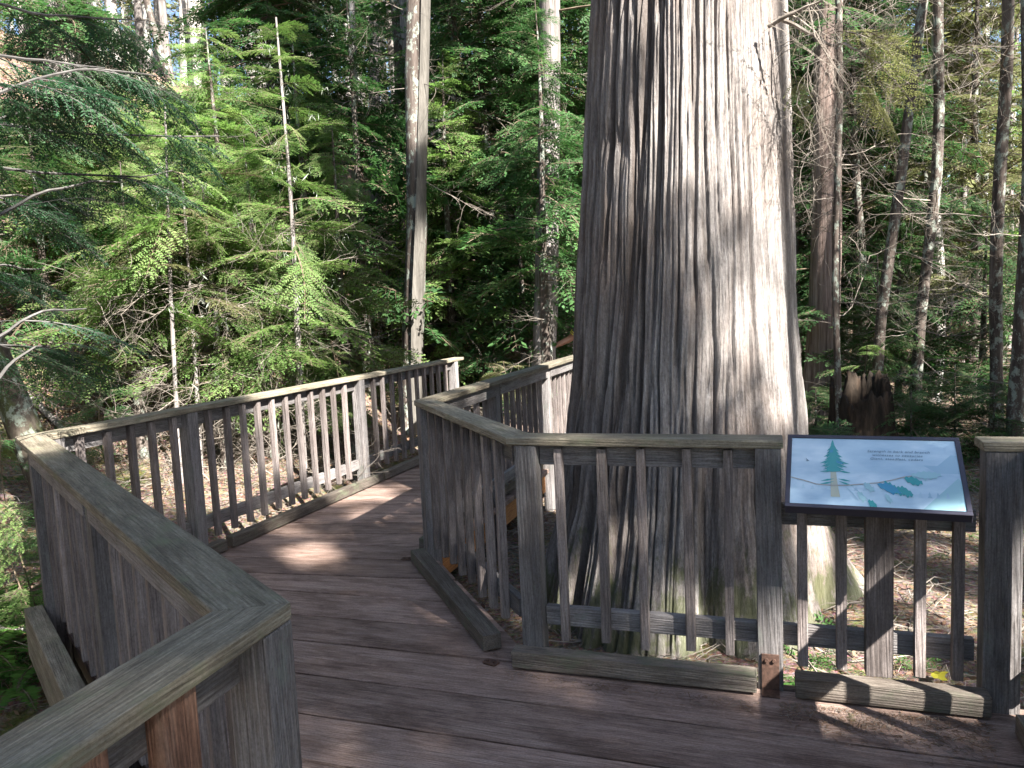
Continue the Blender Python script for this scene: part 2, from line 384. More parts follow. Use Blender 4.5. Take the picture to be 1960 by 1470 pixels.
CAPW, CAPT, RH = .14, .036, 1.07
def cap(parent, chain, i, z1=RH, e0=None, e1=None):
    """mitred cap board over segment i of chain; e0/e1 give square ends at those distances"""
    a = offs(chain, 0); b = offs(chain, CAPW); d = u2(np.array(chain[i+1])-np.array(chain[i]))
    q = [a[i], a[i+1], b[i+1], b[i]]
    if e0 is not None: s = sub(chain[i], chain[i+1], e0, 1, 0, CAPW); p0 = np.array(chain[i], float); n = np.array([-d[1], d[0]]); q[0] = p0+d*e0; q[3] = p0+d*e0+n*CAPW
    if e1 is not None: p0 = np.array(chain[i], float); n = np.array([-d[1], d[0]]); q[1] = p0+d*e1; q[2] = p0+d*e1+n*CAPW
    return prism('cap_rail', ccw(q), z1-CAPT, z1, M['cap'], parent, .006, axis=np.array([*d, 0]))
def railing(label, chain, i, posts, bals, capspan=None, rails=((.935, 1.03), (.175, .265)), pw=.092, bw=.038, bmat='bal', ztop=RH-CAPT, zbot=.12, curb=None, rspan=None, pmat='post', curbo=(-.075, .014), name='wooden_railing', docap=True, lowout=False):
    p0, p1 = np.array(chain[i], float), np.array(chain[i+1], float); L = np.linalg.norm(p1-p0); t = (p1-p0)/L
    root = empty(name, (*(p0+t*L/2), 0), label, 'railing', 'timber railings along the boardwalk')
    if docap: cap(root, chain, i, e0=capspan[0] if capspan else None, e1=capspan[1] if capspan else None)
    ps = sorted(posts)
    for s, o0, o1, zb in ps:
        prism('post', sub(p0, p1, s-pw/2, s+pw/2, o0, o1), zb, ztop-.001, M[pmat], root, .005, True, wob=.0008)
    lo, hi = rspan if rspan else (0.02, L-.02)
    cuts = [lo]+sum([[s-pw/2, s+pw/2] for s, *_ in ps], [])+[hi]
    for z0, z1 in rails:
        nm = 'upper_rail' if z0 > .5 else 'lower_rail'
        for a, b in zip(cuts[::2], cuts[1::2]):
            if b-a > .05:
                zz1 = min(z1, ztop-.002)
                prism(nm, sub(p0, p1, a+.001, b-.001, .066, .104), z0, zz1, M['post'], root, .004, axis=np.array([*t, 0]))
    if lowout: prism('lower_rail', sub(p0, p1, .15, L-.02, .105, .195), -.14, .13, M['cap'], root, .006, axis=np.array([*t, 0]))
    for s in bals:
        ww = bw*rnd.uniform(.93, 1.07); dz = rnd.uniform(-.012, .012)
        lean = rnd.uniform(-.006, .006)
        prism('baluster', sub(p0, p1, s-ww/2, s+ww/2, .025, .0645), zbot+dz, ztop-.003-(rnd.uniform(.0, .02) if docap else 0), M[bmat], root, .003, True, wob=.0012, tilt=(t[0]*lean, t[1]*lean))
    if curb:
        for a, b in curb:
            prism('kerb', sub(p0, p1, a, b, *curbo), .012, .09, M['curb'], root, .007, axis=np.array([*t, 0]), wob=.002)
    return root
def rg(a, b, n): return list(np.linspace(a, b, n))
# left chain
LR1 = railing('near left timber railing with broad pale weathered cap in the foreground corner', LEFT, 0, [(1.85, .0, .092, -.3), (.1, .006, .098, -.3)],
              [1.585, 1.39, 1.22, 1.06, .88, .7, .52, .34], bw=.085, bmat='redbal', rspan=(.02, 1.87), curb=[(.1, 1.72)])
L2 = 3.433
LR2 = railing('diagonal left timber railing with dark mossy cap seen from its outer side', LEFT, 1, [(.1, .006, .098, -.8), (1.72, .006, .098, -.8), (L2-.06, .006, .098, -.8)],
              rg(.27, 1.55, 8)+rg(1.9, 3.22, 8), curb=[(.12, L2-.1)], rails=((.935, 1.03),), lowout=True)
bs = [.24, .43, .61, .78, .96]+rg(1.30, 3.04, 11)+rg(3.56, 5.2, 10)
LR3 = railing('long far left timber railing with sunlit balusters below the fir saplings', LEFT, 2, [(1.11, .006, .098, -.5), (3.3, .006, .098, -.5), (5.45, .006, .098, -.5), (.07, .006, .098, -.5)],
              bs, curb=[(.1, 1.28), (1.34, 3.5), (3.53, 5.6)], curbo=(-.05, .02))
# a second stave doubles the middle post
RR4 = railing('far right timber railing running behind the giant cedar trunk', RIGHT, 0, [(.1, .006, .098, -.5), (1.55, .006, .098, -.5), (3.05, .006, .098, -.5), (4.34, .006, .098, -.5)],
              rg(.28, 1.38, 7)+rg(1.72, 2.88, 8)+rg(3.22, 4.15, 6), curb=[(.1, 4.3)])
RR5 = railing('short diagonal timber railing between the two centre corner posts', RIGHT, 1, [(.09, .006, .098, -.5)],
              rg(.25, 1.52, 8), rspan=(.14, 1.66), curb=[(.1, 1.60)], curbo=(-.105, -.012))
RR6 = railing('timber railing with widely spaced balusters right in front of the giant cedar', RIGHT, 2, [(.085, .006, .098, -.45), (1.13, .0, .098, -.02)],
              [.235, .425, .60, .80, .965], capspan=(None, 1.19), rspan=(.13, 1.08), pw=.102, curb=[(.0, 1.075)], curbo=(-.07, .012))
# the sign bay: same line, lower, no cap
p0, p1 = np.array(RIGHT[2]), np.array(RIGHT[3]); t67 = u2(p1-p0); n67 = np.array([-t67[1], t67[0]])
root = empty('low_sign_railing', (*(p0+t67*1.55), 0), 'low timber railing bay under the interpretive sign with four balusters', 'railing', 'timber railings along the boardwalk')
prism('upper_rail', sub(p0, p1, 1.179, 1.9, .066, .104), .70, .79, M['post'], root, .004, axis=np.array([*t67, 0]))
prism('lower_rail', sub(p0, p1, 1.179, 1.9, .066, .104), .175, .265, M['post'], root, .004, axis=np.array([*t67, 0]))
for s in (1.26, 1.41, 1.70, 1.835):
    prism('baluster', sub(p0, p1, s-.02, s+.02, .025, .0645), .105, .765, M['bal'], root, .003, True, wob=.001)
prism('kerb', sub(p0, p1, 1.225, 1.93, -.07, .012), .012, .098, M['curb'], root, .007, axis=np.array([*t67, 0]), wob=.002)
# right-hand corner post and railing beside the viewer
LR8 = math.hypot(RIGHT[4][0]-RIGHT[3][0], RIGHT[4][1]-RIGHT[3][1])
RR8 = railing('right hand timber railing whose capped corner post stands beside the sign', RIGHT, 3, [(.14, .006, .098, -.45), (1.7, .006, .098, -.3), (3.2, .006, .098, -.3)],
              rg(.32, 1.52, 7)+rg(1.88, 3.02, 7), curb=[(.16, 3.3)])
q = offs(RIGHT, 0)[3], offs(RIGHT, CAPW)[3]
cp = [p0+t67*1.905, q[0], q[1], p0+t67*1.905+n67*CAPW]
prism('cap_rail', ccw(cp), RH-CAPT, RH-.0005, M['cap'], RR8, .006, axis=np.array([*t67, 0]))
prism('post', sub(p0, p1, 1.915, 2.045, .006, .098), -.45, RH-CAPT-.001, M['post'], RR8, .005, True)

# deck boards
DECK = [(-1.2, -1.4), (-1.05, -.28), (-.5, 1.56), (-2.62, 4.26), (-.62, 9.58), (-.55, 10.6), (.35, 11.9), (2.7, 12.9), (3.4, 11.6), (1.3, 10.4), (.86, 9.27), (-.58, 5.12), (.03, 3.52), (1.98, 2.87), (.92, -.4), (.75, -1.4)]
def clip(poly, a, b, keep=1):          # keep the part left of the line a->b
    out = []; t = np.array(b)-np.array(a); n = np.array([-t[1], t[0]])*keep
    for i in range(len(poly)):
        p, q_ = np.array(poly[i]), np.array(poly[(i+1) % len(poly)])
        dp, dq = np.dot(p-a, n), np.dot(q_-a, n)
        if dp >= 0: out.append(p)
        if (dp >= 0) != (dq >= 0): out.append(p+(q_-p)*dp/(dp-dq))
    return out
def build_deck():
    lines = [(y, -18.7) for y in np.arange(-1.62, 2.4, .31)]
    lines = [(2.42-.31*k, -18.7) for k in range(13, 0, -1)]+[(2.42, -18.9), (2.71, -19), (3.02, -19), (3.35, -19), (3.70, -18), (4.02, -17), (4.36, -16.5), (4.70, -13), (5.05, -11), (5.35, -9.5), (5.65, -9)]
    y = 5.65
    while y < 12.6: y += .297; lines.append((y, -9.5))
    root = empty('boardwalk', (0, 4, 0), None, None); root['kind'] = 'structure'
    for (ya, aa), (yb, ab) in zip(lines[:-1], lines[1:]):
        g = rnd.uniform(.007, .0105)
        A = np.array([-.7, ya+g]); B = A+np.array([math.cos(math.radians(aa)), math.sin(math.radians(aa))])
        C_ = np.array([-.7, yb-g]); D = C_+np.array([math.cos(math.radians(ab)), math.sin(math.radians(ab))])
        p = clip(DECK, A, B, 1); p = clip(p, C_, D, -1) if len(p) > 2 else p
        # drop slivers, merge duplicates
        pp = []
        for v in p:
            if not pp or np.linalg.norm(v-pp[-1]) > .004: pp.append(v)
        if len(pp) > 2 and np.linalg.norm(pp[0]-pp[-1]) < .004: pp.pop()
        if len(pp) < 3: continue
        am = math.radians((aa+ab)/2); ax = np.array([math.cos(am), math.sin(am)]); cen = np.mean(pp, 0)
        bm = bmesh.new(); R2 = np.array([[ax[0], ax[1]], [-ax[1], ax[0]]])
        vs = [bm.verts.new((*(R2@(v-cen)), rnd.uniform(-.001, .001))) for v in pp]
        f = bm.faces.new(vs); bmesh.ops.recalc_face_normals(bm, faces=[f])
        if f.normal.z < 0: f.normal_flip()
        ex = bmesh.ops.extrude_face_region(bm, geom=[f]); 
        bmesh.ops.translate(bm, verts=[e for e in ex['geom'] if isinstance(e, bmesh.types.BMVert)], vec=(0, 0, -.04))
        bmesh.ops.recalc_face_normals(bm, faces=bm.faces)
        try: bmesh.ops.bevel(bm, geom=[e for e in bm.edges if max(v.co.z for v in e.verts) > -.01 and min(v.co.z for v in e.verts) > -.01], offset=.0025, segments=1, affect='EDGES')
        except Exception: pass
        me = bpy.data.meshes.new('deck_board'); bm.to_mesh(me); bm.free(); me.materials.append(M['board'])
        o = bpy.data.objects.new('deck_board', me); COL.objects.link(o); o.parent = root
        o.location = (cen[0], cen[1]-4, 0); o.rotation_euler = (0, 0, am)
    # edge beams and joists under the boards
    P = [np.array(p) for p in DECK]
    for i in range(len(P)):
        a, b = P[i], P[(i+1) % len(P)]
        L = np.linalg.norm(b-a)
        if L < .3 or i == len(P)-1: continue
        t = (b-a)/L; n = np.array([t[1], -t[0]])
        q_ = ccw([a+t*.02+n*.04, b-t*.02+n*.04, b-t*.02+n*.085, a+t*.02+n*.085])
        fresh = i in (10,)
        prism('edge_beam', q_, -.24, -.042, M['fresh'] if fresh else M['curb'], root, .004, axis=np.array([*t, 0]))
    return root
build_deck()
# ------------------------------------------------------------------ foliage prototypes
def rotm(az, el, roll=0.):
    ca, sa, ce, se = math.cos(az), math.sin(az), math.cos(el), math.sin(el)
    Rz = np.array([[ca, -sa, 0], [sa, ca, 0], [0, 0, 1]]); Ry = np.array([[ce, 0, -se], [0, 1, 0], [se, 0, ce]])
    cr, sr = math.cos(roll), math.sin(roll); Rx = np.array([[1, 0, 0], [0, cr, -sr], [0, sr, cr]])
    return Rz@Ry@Rx
def leaflets(g, P, D, Sd, ln, wd, mi=0, tilt=.35):
    """rhombic leaflets at points P, along D, width direction Sd"""
    k = len(P)
    if not k: return
    L = ln*rng.uniform(.7, 1.3, (k, 1)); W = wd*rng.uniform(.7, 1.25, (k, 1))
    Nn = np.cross(D, Sd); Sd = Sd+Nn*rng.normal(0, tilt, (k, 1)); D = D+Nn*rng.normal(0, tilt*.6, (k, 1))
    V = np.stack([P, P+D*L*.5+Sd*W*.5, P+D*L, P+D*L*.5-Sd*W*.5], 1).reshape(-1, 3)
    g.add(V, np.arange(4*k).reshape(-1, 4), None, mi)
def spray(L, seed, droop=.25, step=.05, lstep=.024, ln=.042, wd=.017, width=.42, hang=.25, gap=.12, wood_n=3):
    """a flat conifer bough along +X: axis, side twigs on both sides, leaflets along every twig"""
    r = np.random.default_rng(seed); g = Geo(); leaves = []
    n = 9; t = np.linspace(0, 1, n); ph = r.uniform(0, 6)
    yy = .05*L*np.sin(t*3+ph)*t
    ax = np.stack([t*L, yy, .08*L*t-droop*L*t**2], 1)
    tube(g, ax, .006*L**.5*(1.15-t)+.0015, 3 if wood_n < 4 else 5, 1)
    s = gap
    while s < 1:
        for sd in (-1, 1):
            if r.random() < .08: continue
            ss = min(1, s+r.uniform(-.4, .4)*step/L)
            base = np.array([np.interp(ss, t, ax[:, k]) for k in range(3)])
            l = L*width*(((1-ss)**.75)*.9+.12)*min(1, (ss/.25)**.5)*r.uniform(.65, 1.15)
            a = math.radians(r.uniform(42, 62))*sd
            dr = np.array([math.cos(a), math.sin(a), r.uniform(-.18, .05)])
            m = 4; u = np.linspace(0, 1, m)
            tw = base+np.outer(u*l, dr); tw[:, 2] -= hang*l*u**2; tw[:, 0] += .18*l*u**2
            if l > .05: tube(g, tw, np.linspace(.0022, .0008, m), 3, 1)
            k = max(1, int(l/lstep)); uu = (np.arange(k)+.6)/k
            pp = np.stack([np.interp(uu, u, tw[:, q]) for q in range(3)], 1)
            dv = u2(tw[-1]-tw[0]); sv = u2(np.cross([0, 0, 1], dv))
            for s2 in (-1, 1):
                aa = 48
                D = dv*math.cos(math.radians(aa))+sv*s2*math.sin(math.radians(aa)); Sd = u2(np.cross([0, 0, 1], D))
                sh = (1.15-uu*.55)[:, None]
                leaves.append((pp, np.tile(D, (k, 1))*sh, np.tile(Sd, (k, 1))))
            leaves.append((tw[-1:], dv[None], sv[None]))
        s += step/L*r.uniform(.7, 1.3)
    P = np.concatenate([a for a, _, _ in leaves]); D = np.concatenate([b for _, b, _ in leaves]); Sd = np.concatenate([c for _, _, c in leaves])
    leaflets(g, P, D, Sd, ln, wd)
    return g
def deadbranch(L, seed, n1=9, r0=.0048, droop=.2):
    r = np.random.default_rng(seed); g = Geo()
    def rec(p, d, l, rad, dep):
        m = 5; pts = [p]; dd = d.copy()
        for k in range(m):
            dd = u2(dd+r.normal(0, .16, 3)+np.array([0, 0, -droop*.12])); pts.append(pts[-1]+dd*l/m)
        tube(g, pts, np.linspace(rad, rad*.35, m+1), 3, 1)
        if dep < 2:
            for k in range(n1 if dep == 0 else 3):
                q = r.uniform(.2, 1)*m; i = min(m-1, int(q)); pp = pts[i]+(pts[i+1]-pts[i])*(q-i)
                nd = u2(dd+r.normal(0, .6, 3)); rec(pp, nd, l*r.uniform(.25, .5), rad*.5, dep+1)
    rec(np.zeros(3), np.array([1., 0, .05]), L, r0*L**.5, 0)
    return g
SP = {0: [spray(1.0, 100+k, droop=.22+.06*k) for k in range(5)],                                              # near
      1: [spray(1.0, 200+k, droop=.22+.06*k, step=.075, lstep=.042, ln=.075, wd=.03) for k in range(5)],       # middle distance
      2: [spray(1.0, 300+k, droop=.25, step=.13, lstep=.085, ln=.12, wd=.05) for k in range(4)],               # far
      3: [spray(1.0, 400+k, droop=.3, step=.05, lstep=.026, ln=.05, wd=.018, width=.36, hang=.5) for k in range(4)]}   # drooping cedar
DB = [deadbranch(1.0, 500+k) for k in range(5)]
DBF = [deadbranch(1.0, 520+k, 4) for k in range(3)]

def trunk_pts(A, B, zlo, zhi, n=14, bend=.02, seed=0):
    d = (B-A)/(B[2]-A[2]); zs = np.linspace(zlo, zhi, n)
    P = A+np.outer(zs-A[2], d); k = (zhi-zlo)
    P[:, 0] += bend*k*.3*noise(zs*.35+seed*7.1, seed, 0); P[:, 1] += bend*k*.3*noise(zs*.35+seed*3.3, seed+5, 0)
    return P
def trunkmesh(P, r0, r1, mat, base, seed=0, n=20, flare=.5, ridge=.08):
    zs = np.concatenate([np.linspace(0, 1, 5*len(P))]); m = len(P)
    Q = np.stack([np.interp(zs*(m-1), np.arange(m), P[:, k]) for k in range(3)], 1)
    h = Q[:, 2]-Q[0, 2]
    r = r0+(r1-r0)*zs + flare*r0*np.exp(-h/(2.2*r0+.1))
    g = Geo(); th = np.linspace(0, 2*np.pi, n, endpoint=False)
    rr = r[:, None]*(1+ridge*noise(np.cos(th)[None]*2.2+seed, np.sin(th)[None]*2.2, h[:, None]*1.1)+ridge*.8*noise(np.cos(th)[None]*6+seed, np.sin(th)[None]*6, h[:, None]*2.5)
                     + .3*np.exp(-h/(1.6*r0+.1))[:, None]*np.cos(th*4+seed)[None])
    V = np.stack([Q[:, 0:1]+rr*np.cos(th), Q[:, 1:2]+rr*np.sin(th), np.repeat(Q[:, 2:3], n, 1)], -1)-base
    i = np.arange(len(Q)-1)[:, None]; j = np.arange(n)[None]; a = i*n+j; b = i*n+(j+1) % n
    g.add(V.reshape(-1, 3), np.stack([a, b, b+n, a+n], -1).reshape(-1, 4))
    return g.mesh('trunk', mat, True)

GR = {'c': 'background conifers beyond the boardwalk', 's': 'young conifers beyond the boardwalk', 'l': 'pale trunks on the wooded ridge'}
def tree(name, label, cat, A, B, wpx=None, r0=.1, top=None, mat='bark_dark', crown=None, dead=None, seed=0, group=None, zlo=None, taper=.35, side=None, flare=.5, n=20, leafm='leaf_dark', bend=.03, lich=0):
    """A, B: two world points of the stem's axis. crown = (z0, z1, radius, count, lod, elevation) ; dead = (z0, z1, len, count)"""
    A, B = np.array(A), np.array(B)
    r = np.random.default_rng(seed+900)
    d = (B-A)/(B[2]-A[2]); z = gz(A[0], A[1])
    for _ in range(3): g0 = A+d*(z-A[2]); z = float(gz(g0[0], g0[1]))
    base = A+d*(z-A[2]); top = top or 12.
    P = trunk_pts(A, B, z-.15, top, bend=bend, seed=seed)
    P[:, :2] -= (P[0, :2]-base[:2])*np.linspace(1, 0, len(P))[:, None]**2
    root = empty(name, tuple(base), label, cat, group)
    link('trunk', trunkmesh(P, r0, max(.005, r0*(1-taper)), M[mat], base, seed, n, flare), root)
    def pos(zz): return np.array([np.interp(zz, P[:, 2], P[:, k]) for k in range(3)])
    def rad(zz): return r0*(1-taper*(zz-z)/(top-z))
    if crown:
        z0, z1, cr, cnt, lod, el = crown; g = Geo(); V = SP[lod]
        for k in range(cnt):
            f = ((k+r.random())/cnt)**.8; zz = z0+(z1-z0)*f
            az = r.uniform(0, 2*np.pi) if side is None else side[0]+r.normal(0, side[1])
            l = cr*(1-.76*f**1.3)*r.uniform(.55, 1.2)
            pr = V[r.integers(len(V))]; s = l
            Mx = rotm(az, el+r.normal(0, .25), r.normal(0, .4))
            if cr > 1.6 and lod < 2:          # long limbs carry several sprays
                p0_ = pos(zz); lim = np.array([p0_+Mx@np.array([q*l, 0, -.12*l*q*q]) for q in np.linspace(0, 1, 6)])
                tube(g, lim-base, np.linspace(.016, .005, 6), 4, 1)
                for q in np.linspace(.3, 1, int(3+l*2.2)):
                    pp = p0_+Mx@np.array([q*l, 0, -.12*l*q*q])
                    sg = rotm(az+r.normal(0, .75), el-.15+r.normal(0, .15), r.normal(0, .25))*(.55+.5*r.random())
                    g.addgeo(V[r.integers(len(V))], sg, pp-base)
            else:
                g.addgeo(pr, Mx*s, pos(zz)-base)
        link('crown', g.mesh('crown', [M[leafm], M['twig_dark']]), root)
    if lich:
        g = Geo()
        for k in range(lich):
            zz = r.uniform(z+.5, min(top, z+4.5)); az = r.uniform(0, 6.28); dd = abs(r.normal(0, .35)); p = pos(zz)+np.array([math.cos(az), math.sin(az), 0])*(rad(zz)+dd)
            kk = 16; pp = p+r.normal(0, .03, (kk, 3)); D = r.normal(0, .5, (kk, 3)); D[:, 2] -= 1; Sd = np.cross(D, [1., .3, 0]); leaflets(g, pp-base, D, Sd/np.linalg.norm(Sd, axis=1)[:, None], .045, .006)
        link('hanging_lichen', g.mesh('hanging_lichen', M['lichen']), root)['kind'] = 'stuff'
    if dead:
        z0, z1, dl, cnt = dead; g = Geo()
        for k in range(cnt):
            zz = r.uniform(z0, z1); az = r.uniform(0, 2*np.pi); p = pos(zz)
            Mx = rotm(az, r.uniform(-.35, .25), r.uniform(0, 6))
            lib = DB if dl > .5 or r0 < .1 else DBF
            g.addgeo(lib[r.integers(len(lib))], Mx*dl*r.uniform(.5, 1.3), p+Mx@np.array([rad(zz)*.7, 0, 0])-base)
        link('dead_twigs', g.mesh('dead_twigs', [M['twig'], M['twig']]), root)
    return root
def ctree(name, label, cat, pa, pb, Y, w, Yb=None, **kw):
    A = at(*pa, Y); B = at(*pb, Yb or Y)
    return tree(name, label, cat, A, B, r0=w*Y/FPX/2, **kw)

# ------------------------------------------------------------------ the giant cedar
def giant_cedar():
    cy = 5.35
    A = at(1303, 830, cy); B = at(1315, 0, cy); d = (B-A)/(B[2]-A[2])
    zrows = np.concatenate([np.linspace(-.75, 4.3, 520), np.linspace(4.35, 17, 70)])
    nth = 1000; th = np.linspace(0, 2*np.pi, nth, endpoint=False)
    prof = np.interp(zrows, [-.75, -.45, -.2, .1, .35, .75, 1.2, 2.26, 3.7, 8, 17], [1.22, 1.11, 1.02, .93, .87, .822, .775, .70, .618, .54, .3])
    c = A[None]+np.outer(zrows-A[2], d)
    Z = zrows[:, None]; T = th[None]
    fl = np.exp(-(Z+.55)/.55)
    # root buttresses: a long one to the right, smaller ones toward the viewer and left
    lobes = .42*np.exp(-((T-.0+np.pi) % (2*np.pi)-np.pi)**2/.1) + .12*np.exp(-((T-4.1+np.pi) % (2*np.pi)-np.pi)**2/.05)+.16*np.exp(-((T-5.1+np.pi) % (2*np.pi)-np.pi)**2/.04)+.14*np.exp(-((T-3.3+np.pi) % (2*np.pi)-np.pi)**2/.05)
    R_ = prof[:, None]*(1+fl*(lobes-.1)*.9)
    R_ = R_*(1+.045*noise(np.cos(T)*1.8, np.sin(T)*1.8, Z*.25)+.03*noise(np.cos(T)*4+3, np.sin(T)*4, Z*.35))
    flute = np.clip(1.25-Z*.35, .25, 1)
    R_ = R_ - (.06+.12*np.clip(.9-Z, 0, 1.2)/1.2)*flute*(1-np.abs(noise(np.cos(T)*4.2+9, np.sin(T)*4.2, Z*.3)))**4 + .05*fl*noise(np.cos(T)*9, np.sin(T)*9, Z*2.2)
    tw = T + .035*noise(Z*.6, T*0, 3.)+.012*noise(Z*2.3, np.sin(T)*3, np.cos(T)*3)+.015*np.sin(Z*.9+T*2)
    cx, sx = np.cos(tw), np.sin(tw)
    f1 = 14.; n1 = noise(cx*f1, sx*f1, Z*.36)+.22*noise(cx*34, sx*34, Z*1.6)
    g1 = np.clip(1.25-np.abs(n1)/.16, 0, 1)
    f2 = 27.; n2 = noise(cx*f2+5, sx*f2, Z*1.3)
    g2 = np.clip(1-np.abs(n2)/.3, 0, 1)
    n3 = noise(cx*75, sx*75, Z*3.2); n4 = noise(cx*36, sx*36, Z*6)
    # the old left side is deeply furrowed, the right flank smoother
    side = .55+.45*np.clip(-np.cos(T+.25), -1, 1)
    R_ = R_ - .03*side*np.clip(noise(cx*17+2, sx*17, Z*2.8)-.3, 0, 1) - .055*side*g1 - .02*(side*.6+.4)*g2 + .005*n3 + .006*np.clip(n4, -.2, .6) + .012*side*noise(cx*18, sx*18, Z*1.)
    groove_shade = np.clip(side*g1*.8+.8*np.clip(side-.6, 0, 1)/.4*(.75+.5*noise(cx*20, sx*20, Z*.8))+.55*g2*(g1*0+1)*(side*.5+.5), 0, 1)
    V = np.stack([c[:, 0:1]+R_*np.cos(T), c[:, 1:2]+R_*np.sin(T), np.repeat(Z, nth, 1)], -1)
    base = np.array([c[0, 0], c[0, 1], -.45]); V = (V-base).reshape(-1, 3)
    i = np.arange(len(zrows)-1)[:, None]; j = np.arange(nth)[None]; a = i*nth+j; b = i*nth+(j+1) % nth
    Q = np.stack([a, b, b+nth, a+nth], -1).reshape(-1, 4)
    mt, n, l, bs_ = newmat('giant_cedar_bark')
    a1 = tex(n, l, objcoord(n, l, (20, 20, 1.6), False), 1., 9, .75); a2 = tex(n, l, objcoord(n, l, (130, 130, 11), False), 1., 5, .7); a3 = tex(n, l, objcoord(n, l, (1.5, 1.5, .8), False), 1., 5, .6)
    r = ramp(n, [(.3, (.13, .113, .103)), (.5, (.255, .235, .22)), (.68, (.41, .39, .37))]); l.new(a1.outputs['Fac'], r.inputs[0])
    r2 = ramp(n, [(.3, (.55, .52, .5)), (.65, (1.15, 1.13, 1.12))]); l.new(a2.outputs['Fac'], r2.inputs[0])
    cc = mixc(n, l, .8, r.outputs[0], r2.outputs[0], 'MULTIPLY')
    r3 = ramp(n, [(.5, (1, 1, 1)), (.68, (.95, .76, .64))]); l.new(a3.outputs['Fac'], r3.inputs[0]); cc = mixc(n, l, .6, cc, r3.outputs[0], 'MULTIPLY')
    ga = n.new('ShaderNodeAttribute'); ga.attribute_name = 'groove'      # brown inner bark in splits, plus shade painted over the left side
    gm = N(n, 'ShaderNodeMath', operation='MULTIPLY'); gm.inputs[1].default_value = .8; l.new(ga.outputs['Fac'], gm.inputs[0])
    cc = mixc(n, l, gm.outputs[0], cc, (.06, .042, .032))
    a4 = tex(n, l, objcoord(n, l, (70, 70, 45), False), 1., 5, .8); r4 = ramp(n, [(.32, (.6, .58, .56)), (.5, (1, 1, 1)), (.7, (1.3, 1.3, 1.3))]); l.new(a4.outputs['Fac'], r4.inputs[0]); cc = mixc(n, l, .75, cc, r4.outputs[0], 'MULTIPLY')
    # moss low on the butt
    sx_ = n.new('ShaderNodeSeparateXYZ'); tc = n.new('ShaderNodeTexCoord'); l.new(tc.outputs['Object'], sx_.inputs[0])
    mr = N(n, 'ShaderNodeMapRange'); mr.inputs[1].default_value = .1; mr.inputs[2].default_value = 1.2; mr.inputs[3].default_value = .25; mr.inputs[4].default_value = -.08; l.new(sx_.outputs[2], mr.inputs[0])
    mn = tex(n, l, objcoord(n, l, (6, 6, 2.5), False), 1., 8, .75); am = N(n, 'ShaderNodeMath', operation='ADD'); l.new(mn.outputs['Fac'], am.inputs[0]); l.new(mr.outputs[0], am.inputs[1])
    rm = ramp(n, [(.66, (0, 0, 0)), (.74, (1, 1, 1))]); l.new(am.outputs[0], rm.inputs[0])
    mo = mixc(n, l, a2.outputs['Fac'], (.04, .05, .018), (.13, .145, .055)); mm = N(n, 'ShaderNodeMath', operation='MULTIPLY'); mm.inputs[1].default_value = .7; l.new(rm.outputs[0], mm.inputs[0])
    cc = mixc(n, l, mm.outputs[0], cc, mo)
    l.new(cc, bs_.inputs['Base Color']); bs_.inputs['Roughness'].default_value = .9; bs_.inputs['Specular IOR Level'].default_value = .2
    bu = N(n, 'ShaderNodeBump'); bu.inputs['Strength'].default_value = .9; bu.inputs['Distance'].default_value = .012
    ad = N(n, 'ShaderNodeMath', operation='ADD'); l.new(a1.outputs['Fac'], ad.inputs[0]); l.new(a2.outputs['Fac'], ad.inputs[1]); l.new(ad.outputs[0], bu.inputs['Height']); l.new(bu.outputs[0], bs_.inputs['Normal'])
    root = empty('giant_cedar', tuple(base), 'giant old cedar with thick furrowed grey bark behind the centre railing', 'tree')
    link('trunk', npmesh('trunk', V, [Q], mt, True, attr={'groove': groove_shade.ravel()}), root)
    # the sunlit limb that reaches right near the top edge of the view, with hanging twigs and sprays
    def limb(name, pts, r0, extra=(), leaves=()):
        P = np.array([at(px, py, Y) for px, py, Y in pts]); g = Geo()
        m_ = len(P); tt = np.linspace(0, m_-1, 4*m_); P = np.stack([np.interp(tt, np.arange(m_), P[:, k]) for k in range(3)], 1)
        P[:, 2] += .02*noise(tt*1.7, 4.); tube(g, P-base, np.linspace(r0, r0*.3, len(P)), 6, 1, jit=.2)
        rr = np.random.default_rng(len(pts)*7)
        for k in range(int(len(P)*.7)):
            p = P[rr.integers(len(P)//4, len(P))]
            g.addgeo(DB[rr.integers(5)], rotm(rr.uniform(0, 6.3), rr.uniform(-1.2, .2), 0)*rr.uniform(.25, .6), p-base)
        for (px, py, Y, az, el, s, lod) in leaves: g.addgeo(SP[lod][rr.integers(4)], rotm(az, el, rr.normal(0, .3))*s, at(px, py, Y)-base)
        link(name, g.mesh(name, [M['leaf_olive'], M['twig']]), root)
    limb('dead_branch', [(1470, 45, 4.72), (1530, 20, 4.6), (1580, -10, 4.5), (1640, -45, 4.4)], .014)
    limb('dead_branch', [(1490, 30, 4.9), (1545, 62, 4.8), (1600, 85, 4.7), (1640, 92, 4.6)], .016,
         leaves=[(1620, 60, 4.6, .2, -.2, .5, 0), (1640, 95, 4.6, .1, -.6, .5, 0), (1660, 60, 4.5, .5, -.1, .45, 0), (1630, 140, 4.6, .2, -.7, .5, 3), (1640, 150, 4.6, .0, -.9, .4, 3), (1600, 60, 4.7, .4, .1, .45, 0), (1520, 135, 4.8, .6, -1.2, .35, 0)])
    limb('dead_branch', [(1500, 15, 4.8), (1560, 60, 4.7), (1590, 110, 4.65), (1640, 150, 4.6)], .008)
    limb('dead_branch', [(1545, 0, 4.7), (1560, 70, 4.65), (1600, 125, 4.6), (1625, 140, 4.6)], .006)
    limb('dead_branch', [(1530, 170, 4.8), (1525, 200, 4.8), (1550, 240, 4.8), (1590, 248, 4.8)], .004)
    # high crown, far above the view
    g = Geo(); r = np.random.default_rng(5)
